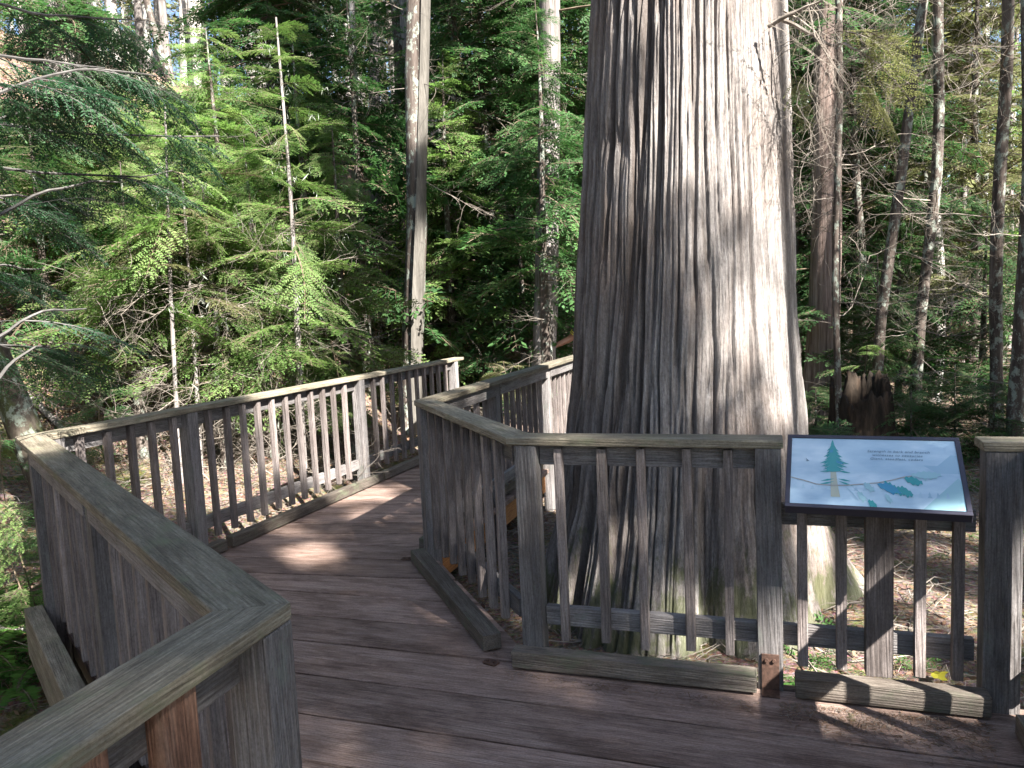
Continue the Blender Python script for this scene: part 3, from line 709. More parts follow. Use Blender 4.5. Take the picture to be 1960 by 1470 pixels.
    for k in range(20):
        zz = r.uniform(14, 17); az = r.uniform(0, 6.3); cpt = A+d*(zz-A[2]); l_ = (18.5-zz)*.32+.6
        P = np.array([cpt+rotm(az, -.1)@np.array([q*l_, 0, -.1*l_*q*q]) for q in np.linspace(0, 1, 5)]); tube(g, P-base, np.linspace(.05, .01, 5), 4, 1)
        for q in np.linspace(.35, 1, 4): g.addgeo(SP[2][r.integers(4)], rotm(az+r.normal(0, .7), -.3, r.normal(0, .3))*1.1, cpt+rotm(az, -.1)@np.array([q*l_, 0, -.1*l_*q*q])-base)
    link('crown', g.mesh('crown', [M['leaf_dark'], M['twig_dark']]), root)
    return root
giant_cedar()
# ------------------------------------------------------------------ named trees, left to right
EV = 'tree'
TWO = ctree('two_toned_tree', 'slender tree with dark bark on its left side and pale bare wood on its right', EV, (785, 700), (803, 0), 10.5, 40, mat='bark_dark', top=13, dead=(3.2, 9, .9, 26), seed=1, n=28, bend=.015)
# bare strip down the right side of that trunk: a thin shell of stripped wood
def bare_strip():
    A = at(785, 700, 10.5); B = at(803, 0, 10.5); d = (B-A)/(B[2]-A[2]); zs = np.linspace(-.6, 12, 60)
    th = np.linspace(math.radians(-78), math.radians(25), 12); g = Geo(); r0 = 40*10.5/FPX/2
    P = A+np.outer(zs-A[2], d); r = r0*(1-.35*(zs+.4)/13)*1.2*(1+.6*np.exp(-(zs+.4)*3))+.004
    V = np.stack([P[:, 0:1]+r[:, None]*np.cos(th+.08*noise(zs*.6, 2.)[:, None]), P[:, 1:2]+r[:, None]*np.sin(th), np.repeat(P[:, 2:3], 12, 1)], -1)-np.array(TWO.location)
    i = np.arange(59)[:, None]; j = np.arange(11)[None]; a = i*12+j
    g.add(V.reshape(-1, 3), np.stack([a, a+1, a+13, a+12], -1).reshape(-1, 4))
    o = link('bare_wood', g.mesh('bare_wood', M['bare'], True), TWO); o['label'] = 'pale stripped wood without bark'
bare_strip()
ctree('grey_tree', 'straight grey-blue trunk with fine vertical bark just above the far right railing', EV, (1036, 690), (1046, 0), 11.0, 46, mat='bark_grey', top=14, dead=(2.5, 9, .7, 12), crown=(5.5, 13, 2.2, 26, 1, -.1), seed=2, n=28, side=None)
ctree('ridged_cedar', 'big cedar with long ridged reddish bark behind the giant trunk, flared at its foot', EV, (1575, 660), (1592, 100), 12., 57, mat='bark_red', top=15, dead=(3, 9, .8, 14), crown=(6, 14, 2.2, 18, 1, -.15), seed=3, n=36, flare=1.0, bend=.02)
ctree('slender_tree', 'thin dark trunk standing right in front of the ridged cedar', EV, (1606, 700), (1597, 0), 9.6, 13, mat='bark_dark', top=10, dead=(.8, 7, 1.3, 26), seed=4)
ctree('dark_tree', 'dark slim trunk just left of the ridged cedar', EV, (1556, 600), (1560, 0), 13.5, 17, mat='bark_dark', top=13, dead=(1.5, 9, 1.2, 22), seed=5)
ctree('leaning_tree', 'leaning brownish trunk rising from a broken stub right of the dark stump', EV, (1697, 650), (1752, 60), 11, 21, mat='bark_dark', top=12, dead=(1, 9, 1.3, 34), seed=6)
ctree('leaning_tree', 'thin mottled trunk leaning right, second of the leaning pair near the stump', EV, (1757, 650), (1797, 30), 11.5, 21, mat='bark_dark', top=12, dead=(.6, 9, 1.6, 40), seed=7)
ctree('dark_tree', 'dark trunk near the right edge, left one of the close pair', EV, (1912, 740), (1937, 60), 10, 24, mat='bark_dark', top=12, dead=(.5, 8, 1.5, 30), seed=8)
ctree('mottled_tree', 'lichen-mottled trunk at the right edge, right one of the close pair', EV, (1944, 760), (1963, 100), 9, 28, mat='bark_dark', top=11, dead=(.4, 7, 1.4, 26), seed=9)
ctree('hillside_tree', 'broad sun-dappled trunk on the slope at upper left behind drooping boughs', EV, (138, 380), (116, 60), 12.5, 46, mat='bark_grey', top=13, dead=(5, 11, 1.2, 20), seed=10)
ctree('mossy_tree', 'thick mossy trunk leaning left beyond the far left railing corner', EV, (56, 820), (10, 715), 6.3, 62, mat='bark_moss', top=6, taper=.4, seed=11, bend=0)
ctree('pale_sapling', 'tall pale-stemmed sapling with bright green boughs above the long far railing', EV, (568, 700), (535, 120), 8.3, 14, mat='bark_grey', top=4.75, taper=.75, crown=(.95, 4.75, 1.15, 62, 0, .0), dead=(.4, 3.4, .8, 20), leafm='leaf_bright', seed=12, flare=.3, bend=.05, lich=70)
ctree('thin_sapling', 'thin grey stem with dead twigs near the left railing, left of a close pair', EV, (338, 760), (318, 330), 7.6, 11, mat='bark_grey', top=3.7, taper=.7, crown=(1.9, 3.7, 1.25, 34, 0, -.02), dead=(.2, 2.2, .95, 26), leafm='leaf_bright', seed=13, flare=.2)
ctree('thin_sapling', 'thin grey stem with dead twigs near the left railing, right of a close pair', EV, (374, 745), (346, 330), 7.9, 10, mat='bark_grey', top=3.5, taper=.7, crown=(1.8, 3.5, 1.2, 30, 0, .0), dead=(.2, 2.2, .95, 26), leafm='leaf_olive', seed=14, flare=.2, lich=40)
yng = [  # px, Y, top z, crown radius, count, leaf, lod, z0 above ground
    (440, 9.2, 5.0, 1.3, 60, 'leaf_bright', 0, 1.0, 'full bright green young fir left of the pale-stemmed sapling'),
    (235, 9.0, 4.4, 1.3, 50, 'leaf_bright', 0, .9, 'young fir with yellow-green tips on the slope left of the thin twin stems'),
    (90, 8.2, 4.0, 1.3, 44, 'leaf_dark', 0, .6, 'dark young hemlock at the left edge of the slope'),
    (655, 9.4, 3.9, 1.15, 46, 'leaf_bright', 0, .5, 'low bright fir left of the two-toned trunk with white-green tips'),
    (700, 11.5, 6.6, 1.6, 50, 'leaf_dark', 1, 1.2, 'tall dark fir close behind the left side of the two-toned trunk'),
    (330, 11.6, 4.9, 1.2, 44, 'leaf_bright', 1, .5, 'sunlit young fir near the crest of the slope'),
    (180, 12.6, 5.4, 1.3, 40, 'leaf_dark', 1, .8, 'dark fir high on the slope at the upper left'),
    (560, 12.5, 7.6, 1.7, 54, 'leaf_dark', 1, 1.5, 'tall dark fir behind the pale-stemmed sapling'),
    (865, 12.2, 5.6, 1.6, 60, 'leaf_bright', 1, .8, 'soft green hemlock just right of the two-toned trunk'),
    (940, 13.2, 8.0, 2.0, 64, 'leaf_dark', 1, .9, 'large dark hemlock between the two-toned and grey-blue trunks'),
    (1000, 12.0, 4.0, 1.5, 44, 'leaf_dark', 1, .8, 'low spreading hemlock at the foot of the grey-blue trunk'),
    (1085, 13.5, 8.5, 1.9, 56, 'leaf_dark', 1, 1.0, 'dark hemlock right of the grey-blue trunk beside the giant cedar'),
    (1650, 13.5, 7.5, 2.0, 44, 'leaf_dark', 1, 1.6, 'dark hemlock spreading right of the ridged cedar'),
    (1535, 15.5, 8.0, 1.8, 50, 'leaf_dark', 1, .8, 'hemlock seen between the giant cedar and the ridged cedar'),
    (1860, 14.5, 8.5, 2.2, 44, 'leaf_olive', 1, 1.8, 'olive hemlock with thin boughs left of the dark pair at the right edge'),
    (1760, 17., 9.0, 2.0, 40, 'leaf_olive', 1, 2.0, 'pale olive hemlock deep in the wood behind the leaning pair'),
    (410, 8.2, 3.2, 1.15, 46, 'leaf_bright', 0, .9, 'leafy young fir right between the twin thin stems and the sapling'),
    (250, 8.0, 3.3, 1.15, 46, 'leaf_bright', 0, 1.0, 'leafy young fir just left of the twin thin stems'),
    (160, 9.4, 4.2, 1.3, 46, 'leaf_bright', 0, .7, 'bright young fir on the slope behind the bluish boughs'),
    (500, 8.6, 3.6, 1.1, 46, 'leaf_bright', 0, .5, 'young fir with layered sunlit boughs right of the twin thin stems'),
    (300, 10.2, 4.6, 1.3, 46, 'leaf_bright', 0, .6, 'sunlit fir on the slope above the twin thin stems'),
    (410, 10.8, 4.7, 1.3, 50, 'leaf_bright', 1, .6, 'taller sunlit fir on the slope behind the twin stems'),
    (30, 9.6, 4.4, 1.3, 50, 'leaf_dark', 1, .6, 'shaded hemlock on the slope at the far left edge'),
    (600, 10.6, 5.4, 1.3, 52, 'leaf_bright', 1, .8, 'sunlit fir directly behind the pale-stemmed sapling'),
    (1045, 10.4, 5.6, 1.2, 44, 'leaf_dark', 1, 2.3, 'dark hemlock whose boughs cross the grey-blue trunk'),
    (1720, 13.5, 3.2, 1.4, 46, 'leaf_dark', 1, .3, 'dark bushy hemlock low behind the leaning pair'),
    (1880, 12.5, 3.0, 1.4, 46, 'leaf_dark', 1, .3, 'dark bushy hemlock low behind the close pair at the right edge'),
    (1600, 14.5, 3.4, 1.3, 44, 'leaf_dark', 1, .3, 'dark bushy hemlock low behind the ridged cedar'),
    (1800, 16.5, 3.6, 1.5, 46, 'leaf_olive', 1, .3, 'olive bushy hemlock low between the leaning pair and the right edge'),
    (1680, 11.6, 2.2, 1.1, 40, 'leaf_dark', 0, .2, 'low dark fir crouching behind the broken stump'),
]
for k, (px, Y, top, cr, cnt, lm, lod, z0, lab) in enumerate(yng):
    g_ = at(px, 600, Y); z = float(gz(g_[0], g_[1])); lean = rnd.uniform(-.02, .02)
    A = np.array([g_[0], g_[1], z]); B = A+np.array([lean*3, .01, 3.])
    tree('young_fir' if lod == 0 else 'hemlock_tree', lab, 'tree', A, B, r0=.03+.012*(top-z), top=max(top, z+1.2), mat='bark_dark', taper=.95, crown=(z+z0, max(top, z+1.2), cr, int(cnt*1.9), lod, rnd.uniform(-.12, .05)),
         dead=(z+.2, z+z0+1.2, .7, 18), leafm=lm, seed=30+k, group=GR['s'], flare=.3, n=12)
# low dark firs on the right, hiding the ground
for k, (px, Y, h, lab) in enumerate([(1545, 8.6, .7, 'low dark fir seedling clump just above the left end of the interpretive sign'), (1745, 9.6, .9, 'low dark fir clump above the middle of the interpretive sign'),
                                      (1830, 9.8, 1.2, 'low dark fir clump above the right end of the interpretive sign'), (1905, 9.2, 1.0, 'low dark fir clump at the right edge behind the corner post'), (1560, 10.5, .9, 'small dark fir between the giant cedar foot and the stump')]):
    g_ = at(px, 600, Y); z = float(gz(g_[0], g_[1])); A = np.array([g_[0], g_[1], z])
    tree('fir_seedling', lab, 'tree', A, A+np.array([.01, .02, 1.]), r0=.02, top=z+h, taper=.8, crown=(z+.08, z+h, .95, 46, 0, .1), leafm='leaf_dark', seed=60+k, group=GR['s'], flare=.2, n=8)
# ridge trunks, upper left
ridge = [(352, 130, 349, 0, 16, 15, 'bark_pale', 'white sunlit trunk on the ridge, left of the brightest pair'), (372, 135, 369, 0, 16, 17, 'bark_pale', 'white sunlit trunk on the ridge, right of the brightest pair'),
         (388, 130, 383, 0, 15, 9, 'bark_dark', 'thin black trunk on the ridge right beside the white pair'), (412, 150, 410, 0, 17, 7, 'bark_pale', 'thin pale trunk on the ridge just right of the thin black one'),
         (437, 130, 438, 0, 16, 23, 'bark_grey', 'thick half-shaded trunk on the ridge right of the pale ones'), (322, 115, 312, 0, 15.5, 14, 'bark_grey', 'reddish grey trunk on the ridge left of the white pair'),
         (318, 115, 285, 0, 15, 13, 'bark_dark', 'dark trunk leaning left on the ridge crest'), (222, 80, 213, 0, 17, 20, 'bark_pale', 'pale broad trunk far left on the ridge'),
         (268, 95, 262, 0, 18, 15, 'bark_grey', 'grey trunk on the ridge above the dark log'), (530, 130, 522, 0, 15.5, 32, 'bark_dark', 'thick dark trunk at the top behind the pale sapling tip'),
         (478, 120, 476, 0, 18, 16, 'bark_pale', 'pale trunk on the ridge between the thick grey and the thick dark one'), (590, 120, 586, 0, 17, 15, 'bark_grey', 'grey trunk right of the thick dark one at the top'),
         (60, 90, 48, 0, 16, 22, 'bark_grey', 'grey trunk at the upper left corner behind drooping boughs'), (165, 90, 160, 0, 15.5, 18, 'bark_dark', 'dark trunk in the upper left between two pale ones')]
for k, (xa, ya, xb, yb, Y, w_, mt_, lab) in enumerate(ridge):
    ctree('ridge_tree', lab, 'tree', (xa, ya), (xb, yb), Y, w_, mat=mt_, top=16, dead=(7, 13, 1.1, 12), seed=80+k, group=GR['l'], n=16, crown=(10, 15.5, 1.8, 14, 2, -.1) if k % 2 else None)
mid = [(757, 640, 754, 120, 14, 25, 'bark_dark', 'stout dark trunk immediately left of the two-toned tree'), (676, 300, 668, 0, 12.2, 12, 'bark_pale', 'pale slim trunk high between the sapling and the two-toned tree'),
       (868, 640, 868, 350, 13, 13, 'bark_dark', 'thin straight dark trunk right of the two-toned tree'), (614, 560, 606, 0, 15, 17, 'bark_dark', 'dark trunk right behind the pale-stemmed sapling'),
       (718, 560, 712, 0, 16, 22, 'bark_grey', 'grey trunk deep in the wood left of the stout dark one'), (920, 600, 922, 200, 18, 12, 'bark_pale', 'thin pale trunk far behind the central hemlocks'),
       (978, 560, 975, 100, 19, 16, 'bark_grey', 'grey trunk far behind, left of the grey-blue one'), (1018, 600, 1022, 0, 13.5, 16, 'bark_dark', 'dark trunk overlapped by the left side of the grey-blue tree'),
       (1090, 560, 1093, 200, 17, 9, 'bark_dark', 'thin dark trunk between the grey-blue tree and the giant cedar'), (1704, 600, 1704, 250, 17, 10, 'bark_grey', 'thin grey trunk in the wood left of the leaning pair'),
       (1640, 560, 1648, 100, 19, 14, 'bark_pale', 'pale trunk far back right of the ridged cedar'), (1842, 620, 1846, 100, 18, 12, 'bark_grey', 'thin grey trunk in the wood between the leaning pair and the right edge pair'),
       (1880, 640, 1890, 100, 21, 14, 'bark_pale', 'pale trunk far back close to the right edge pair')]
for k, (xa, ya, xb, yb, Y, w_, mt_, lab) in enumerate(mid):
    ctree('conifer_tree', lab, 'tree', (xa, ya), (xb, yb), Y, w_, mat=mt_, top=14, dead=(.8, 9, 1.3, 26), seed=110+k, group=GR['c'], n=16, crown=(6, 13, 1.8, 16, 2, -.1) if k % 2 == 0 else None)

# ------------------------------------------------------------------ copies deeper in the wood
def copy_tree(root, loc, rz, s):
    c = root.copy(); COL.objects.link(c); c.location = loc; c.rotation_euler = (0, 0, rz); c.scale = (s, s, s)
    for ch in root.children:
        d = ch.copy(); COL.objects.link(d); d.parent = c
    return c
protos = []
spec = [('bark_pale', 'leaf_olive', 2, (3.5, 14, 2.0, 44)), ('bark_grey', 'leaf_dark', 2, (2.2, 13, 2.1, 60)), ('bark_dark', 'leaf_bright', 2, (1.0, 9, 1.9, 56)), ('bark_pale', 'leaf_dark', 2, (5.5, 15, 2.0, 36)), ('bark_grey', 'leaf_olive', 2, (1.4, 11, 1.9, 54)), ('bark_dark', 'leaf_dark', 2, (.6, 6, 1.6, 46))]
first = [(-9., 24.), (-3., 23.), (1.5, 22.), (4.5, 24.), (8., 21.), (11., 22.)]
ZL = {'l': 'slender conifer standing deep in the wood above the left hillside', 'm': 'slender conifer standing deep in the wood between the two-toned tree and the giant cedar', 'r': 'slender conifer standing deep in the sparse wood right of the giant cedar'}
def zone(x, y): a = math.degrees(math.atan2(x, y)); return 'l' if a < -9 else ('m' if a < 9 else 'r')
zg = {'l': 'slender conifers deep in the left wood', 'm': 'slender conifers deep in the middle wood', 'r': 'slender conifers deep in the right wood'}
placed = []
for k, (sp_, (x, y)) in enumerate(zip(spec, first)):
    z = float(gz(x, y)); z0, z1, cr, cnt = sp_[3]; q = zone(x, y)
    A = np.array([x, y, z]); t = tree('slender_conifer', ZL[q], 'tree', A, A+np.array([rnd.uniform(-.05, .05), .02, 3.]), r0=rnd.uniform(.09, .15), top=z+z1, mat=sp_[0], taper=.6, crown=(z+z0, z+z1, cr, cnt, sp_[2], -.15),
        dead=(z+.4, z+z0+2.5, 1.1, 30), leafm=sp_[1], seed=140+k, group=zg[q], flare=.4, n=12)
    protos.append(t); placed.append((x, y))
tries = 0; cnt_ = 0
while cnt_ < 165 and tries < 4000:
    tries += 1
    y = rnd.uniform(13.5, 44); a = math.radians(rnd.uniform(-40, 40)); x = y*math.tan(a)
    if abs(x) > 34: continue
    if min((x-p)**2+(y-q)**2 for p, q in placed) < 1.3**2: continue
    if x < -1 and y < 17 and rnd.random() < .6: continue
    placed.append((x, y)); cnt_ += 1; q = zone(x, y)
    k = rnd.randrange(6)
    if a > .15 and rnd.random() < .6: k = rnd.choice([0, 3, 4])
    if a < -.2 and a > -.5 and rnd.random() < .55: cnt_ -= 1; placed.pop(); tries += 1; continue
    if x < -3 and k in (1, 2, 4, 5): k = rnd.choice([0, 3])     # the ridge is bare-stemmed and bright
    c = copy_tree(protos[k], (x, y, float(gz(x, y))-.1), rnd.uniform(0, 6.28), rnd.uniform(.75, 1.25))
    c['label'] = ZL[q]; c['group'] = zg[q]
lab_b = 'dense conifer of the wood closing in behind and beside the viewer'
for k in range(64):
    a = math.radians(rnd.uniform(48, 312)); R_ = rnd.uniform(7.5, 26); x, y = R_*math.sin(a), R_*math.cos(a)
    da = abs((math.degrees(math.atan2(y, x))+53+180) % 360-180)
    if da < 28 and R_ < 19: continue
    if x < 0 and y > -2 and R_ < 9: continue
    if min((x-p)**2+(y-q)**2 for p, q in placed) < 1.5**2: continue
    placed.append((x, y)); c = copy_tree(protos[rnd.choice([1, 2, 4, 5])], (x, y, float(gz(x, y))-.1), rnd.uniform(0, 6.28), rnd.uniform(.9, 1.3))
    c['label'] = lab_b; c['group'] = 'dense conifers behind and beside the viewer'
# far-off wood that reads as one mass
g = Geo(); r = np.random.default_rng(77)
for k in range(560):
    a = r.uniform(-3.14, 3.14) if k > 420 else r.uniform(-1.0, 1.0)
    if -.46 < a < -.2 and r.random() < .85: continue
    R_ = r.uniform(42, 75); x, y = R_*math.sin(a), R_*math.cos(a); z = float(gz(x, y)); h = r.uniform(9, 17)
    tube(g, [(x, y, z-.3), (x+r.normal(0, .2), y, z+h*.5), (x+r.normal(0, .3), y, z+h)], [.2, .13, .03], 5, 1)
    for q in range(26):
        f = (q+r.random())/26; g.addgeo(SP[2][q % 4], rotm(r.uniform(0, 6.3), -.2, 0)*(2.6*(1-f*.75)), np.array([x, y, z+1+h*f*.95]))
tag(link('distant_wood', g.mesh('distant_wood', [M['leaf_dark'], M['bark_grey']])), 'far-off conifer wood closing the view behind everything', 'woodland', kind='stuff')

# ------------------------------------------------------------------ near cedar boughs from beyond the left edge
def left_cedar():
    base = np.array([-4.9, 3.6, 0.]); base[2] = float(gz(base[0], base[1])); root = empty('leaning_cedar', tuple(base), 'cedar beyond the left edge whose bluish boughs droop into the upper left', 'tree')
    P = np.array([base+np.array([.12*z, .03*z, z]) for z in np.linspace(-.2, 7, 14)]); link('trunk', trunkmesh(P, .22, .1, M['bark_dark'], base, 3), root)
    g = Geo(); r = np.random.default_rng(21)
    #    start px,py,Y -> end px,py,Y : limbs seen in the photograph
    limbs = [(-160, 250, 3.6, 300, 145, 4.4, 14, 3), (-200, 330, 3.6, 190, 220, 4.6, 12, 3), (-160, 60, 3.8, 200, 130, 4.4, 18, 3), (-120, 130, 3.7, 150, 185, 4.2, 16, 3), (-150, -30, 3.9, 250, 40, 4.8, 14, 3),
             (-100, 480, 3.6, 230, 350, 4.4, 3, 0), (-80, 700, 3.4, 165, 590, 4.0, 2, 0), (-150, 410, 3.7, 120, 400, 4.5, 10, 0), (-140, 560, 3.8, 80, 520, 4.6, 9, 0), (-120, 640, 3.6, 130, 660, 4.6, 12, 0), (-60, 800, 3.3, 95, 660, 3.9, 0, 0), (-160, 200, 4., 420, 260, 5.2, 12, 3), (-120, 300, 4., 330, 330, 5.4, 12, 3)]
    for (xa, ya, Ya, xb, yb, Yb, cnt, lod) in limbs:
        a, b = at(xa, ya, Ya), at(xb, yb, Yb); tt = np.linspace(0, 1, 12); L_ = np.linalg.norm(b-a)
        P = a+np.outer(tt, b-a); P[:, 2] += .1*L_*np.sin(tt*np.pi)*(1 if ya > yb else -.4)+.015*noise(tt*6, xa*.1); tube(g, P-base, np.linspace(.011, .004, 12), 5, 1)
        az = math.atan2(b[1]-a[1], b[0]-a[0])
        for k in range(cnt):
            if r.random() < .3: continue
            q = .25+.75*(k+r.random())/max(cnt, 1); p = np.array([np.interp(q, tt, P[:, c]) for c in range(3)])
            g.addgeo(SP[lod][r.integers(4)], rotm(az+r.choice([-1, 1])*r.uniform(.2, .9), r.uniform(-.45, -.05), r.normal(0, .3))*r.uniform(.3, .6), p-base)
        for k in range(2):
            p = P[r.integers(3, 12)]; g.addgeo(DB[r.integers(5)], rotm(az+r.normal(0, .9), r.uniform(-.6, .5), 0)*r.uniform(.2, .5), p-base)
        P0 = np.array([base+np.array([.12*(a[2]-base[2]), .03*(a[2]-base[2]), a[2]-base[2]]), a]); tube(g, P0-base, [.02, .011], 5, 1)
    link('crown', g.mesh('crown', [M['leaf_blue'], M['grey_twig']]), root)
left_cedar()

# ------------------------------------------------------------------ unseen trees, crowns carved to cast chosen shade and sun spots on the boardwalk
def shade():
    a_ = np.array([-S[1], S[0], 0]); a_ /= np.linalg.norm(a_); b_ = np.cross(S, a_); b_ *= np.sign(b_[2])
    def uv(p): return np.array([np.dot(p, a_), np.dot(p, b_)])
    gaps = []   # spots the sun reaches: (photo pixel, depth, radius)
    for px, py, Y, R_ in [(1600, 1190, 2.95, .13), (1665, 1200, 2.9, .12), (1745, 1180, 2.85, .09), (1745, 1075, 2.85, .05), (1660, 1290, 2.9, .12), (1605, 1270, 2.95, .1),
                          (1800, 1290, 3.3, .3), (1740, 1200, 3.9, .25), (1800, 1180, 4.2, .22), (1720, 1070, 5.2, .22), (1650, 1040, 5.6, .2), (1560, 1010, 4.9, .22), (1600, 1100, 4.7, .2),
                          (600, 1040, 5.15, .17), (560, 1000, 5.9, .12), (1130, 1150, 3.5, .06), (1225, 1200, 3.45, .08), (1140, 1000, 3.5, .05), (1340, 1130, 4.3, .1), (1240, 1000, 4.4, .09), (1100, 1080, 4.6, .07),
                          (890, 950, 4.2, .07), (930, 1110, 3.9, .07), (385, 1390, 1.2, .05), (480, 1400, 1.3, .05), (215, 1430, 1.1, .04), (1010, 950, 3.5, .06), (985, 1030, 3.5, .05),
                          (1060, 900, 4.5, .06), (1400, 1180, 4.2, .1),
                          (700, 1000, 6.3, .1), (760, 960, 6.8, .1), (1400, 620, 4.65, .12), (1460, 560, 4.7, .13), (1490, 700, 4.85, .13), (1420, 700, 4.7, .1), (1500, 600, 4.85, .12), (1440, 790, 4.6, .1), (1350, 560, 4.6, .07), (1330, 440, 4.6, .08), (1490, 470, 4.8, .14), (1500, 780, 4.8, .1), (30, 1020, 4.6, .35), (100, 600, 5., .4)]:
        gaps.append((uv(at(px, py, Y)), R_))
    def lit(q):
        u, v = q
        if 6.9 < u < 8.1 and 5.9 < v < 7.4: return False
        if 5.0 < u < 6.6 and v > 5.7: return noise(u*2.2+1, v*1.3, 8.) > .25
        if u < 1.3: lim = 6.5+.4*noise(u*1.3, 0.)
        elif u < 2.0: lim = 5.0+.25*noise(u*1.3, 0.)
        elif u < 3.25: lim = 4.3+.15*noise(u*3, 4.)
        elif u < 3.66: lim = 6.6
        elif u < 4.95: lim = 3.55+.28*noise(u*4.5, 9.)
        else: lim = 4.1+.4*noise(u*2, 4.)
        if v > lim: return True
        for c, R_ in gaps:
            if (c[0]-u)**2+(c[1]-v)**2 < R_*R_: return True
        n_ = noise(u*1.9+3, v*1.9, 5.)+.5*noise(u*4.5, v*4.5, 2.)
        return n_ > (1.05 if u < 4.9 else (.4 if u < 7 else .62))
    trees_ = [(3.6, -7.2), (6.0, -5.2), (8.4, -4.0), (4.6, -10.), (10.5, -1.5)]
    lab = ['tall shade fir behind the viewer, closest of its row', 'tall shade fir right of the viewer with an open crown', 'tall shade fir far right of the viewer', 'tall shade fir farthest behind the viewer', 'shade fir at the right side beyond the sign']
    roots = []; geos = [Geo() for _ in trees_]
    for (x, y), lb in zip(trees_, lab):
        z = float(gz(x, y)); roots.append((np.array([x, y, z]), lb))
    r = np.random.default_rng(31); cells = 0
    for k in range(36000):
        u, v = r.uniform(-2.6, 11.5), r.uniform(-2.2, 9.)
        t = r.uniform(9.5, 15.5)
        if v > 6.9 and not (5 < u < 6.6 or (6.9 < u < 8.1 and v < 7.4)): continue
        p = a_*u+b_*v+S*t
        # the point must lie off the view: well above the top edge or behind the viewer
        vv = p-np.array([0, 0, EYE]); zc = vv@CF
        if zc > -.5 and abs((vv@CR)/max(zc, .1)) < .9 and (vv@CU)/max(zc, .1) < .75: continue
        if p[2] < 1.5: continue
        az = r.uniform(0, 6.28); s = r.uniform(.35, .6); R_ = rotm(az, r.uniform(-.7, -.1), r.normal(0, .4))*s
        ax = R_@np.array([1., 0, -.2])
        sd_ = R_@np.array([0.5, .3, -.1]); sd2 = R_@np.array([.5, -.3, -.1])
        if any(lit(uv(p+w_)) for w_ in (ax*0, ax*.5, ax, sd_, sd2)): continue
        i = int(np.argmin([np.hypot(p[0]-q[0][0], p[1]-q[0][1]) for q in roots])); geos[i].addgeo(SP[2][r.integers(4)], R_, p-roots[i][0]); cells += 1
    for (b, lb), g, h in zip(roots, geos, (14, 14, 15, 14, 13)):
        root = empty('shade_fir', tuple(b), lb, 'tree', 'tall firs behind and beside the viewer')
        P = np.array([b+np.array([.01*z, 0, z]) for z in np.linspace(-.2, h, 20)]); link('trunk', trunkmesh(P, .2, .05, M['bark_dark'], b, 5), root)
        if g.n: link('crown', g.mesh('crown', [M['leaf_dark'], M['twig_dark']]), root)
    print('shade sprays', cells)
shade()

# ------------------------------------------------------------------ forest-floor litter, logs, ferns
def litter():
    g = Geo(); r = np.random.default_rng(41)
    for k in range(22000):
        if r.random() < .55: y = r.uniform(3.6, 9); x = r.uniform(-8, 6)
        else: y = r.uniform(7, 16); x = r.uniform(-11, 9)
        if abs(x) > y*.9+1: continue
        z = float(gz(x, y)); l = r.uniform(.04, .22) if r.random() < .9 else r.uniform(.3, .8); az = r.uniform(0, 6.28)
        P = np.array([[q*l*math.cos(az), q*l*math.sin(az), .004+r.uniform(0, .02)+.12*l*math.sin(q*3.1)*r.uniform(0, 1)] for q in (0, .33, .66, 1)])+np.array([x, y, z])
        P[1:3, :2] += r.normal(0, .06*l, (2, 2)); tube(g, P, .0018+.006*l*r.random(), 3, 0)
    V = []; 
    k = 26000; x = r.uniform(-9, 7, k); y = r.uniform(3.4, 14, k); z = gz(x, y)+.006
    P = np.stack([x, y, z], 1); az = r.uniform(0, 6.28, k); D = np.stack([np.cos(az), np.sin(az), r.normal(.1, .3, k)], 1); Sd = np.stack([-np.sin(az), np.cos(az), r.normal(0, .3, k)], 1)
    leaflets(g, P, D, Sd, .05, .02, 1)
    tag(link('forest_litter', g.mesh('forest_litter', [M['twig'], M['leaf_dead']])), 'dead twigs and brown needles strewn over the forest floor', 'litter', kind='stuff')
litter()
def cover():
    g = Geo(); r = np.random.default_rng(43)
    for k in range(1100):
        y = r.uniform(4, 13); x = r.uniform(-9, 7)
        if abs(x) > y*.85+1 or noise(x*.7, y*.7, 2.) < -.1 or (-1.2-.5*(y-4) < x+.0 and x < 1.2 and y < 9.8): continue
        p = np.array([x, y, float(gz(x, y))]); n_ = r.integers(2, 5)
        for q in range(n_): g.addgeo(SP[2][r.integers(4)], rotm(r.uniform(0, 6.3), r.uniform(.0, .8), r.normal(0, .4))*r.uniform(.08, .26), p)
    tag(link('ground_cover', g.mesh('ground_cover', [M['leaf_fern'], M['twig_dark']])), 'small green plants scattered over the forest floor', 'undergrowth', kind='stuff')
cover()
def brush(name, label, px, py, Y, n, L_, seed, spread=.6, up=.6, grp='heaps of dead branches beyond the railing'):
    p = at(px, py, Y); z = float(gz(p[0], p[1])); base = np.array([p[0], p[1], z]); g = Geo(); r = np.random.default_rng(seed)
    for k in range(n):
        g.addgeo(DB[r.integers(5)], rotm(r.uniform(0, 6.3), r.uniform(-.2, up), r.uniform(0, 6))*L_*r.uniform(.5, 1.2), np.array([r.normal(0, spread), r.normal(0, spread*.7), r.uniform(0, .15)]))
    tag(link(name, g.mesh(name, [M['twig'], M['twig']]), loc=tuple(base)), label, 'brushwood', grp)
brush('brush_heap', 'bleached dead branches heaped behind the twin thin stems', 380, 700, 7.7, 26, .9, 1)
brush('brush_heap', 'reddish brush and dead twigs behind the middle of the long railing', 560, 740, 8.2, 20, .8, 2)
brush('brush_heap', 'dead branch tangle low beside the two-toned trunk', 640, 720, 9.2, 18, .9, 3)
brush('brush_heap', 'low tangle of bare twigs right of the far railing end', 930, 720, 10.2, 24, .9, 4, .8)
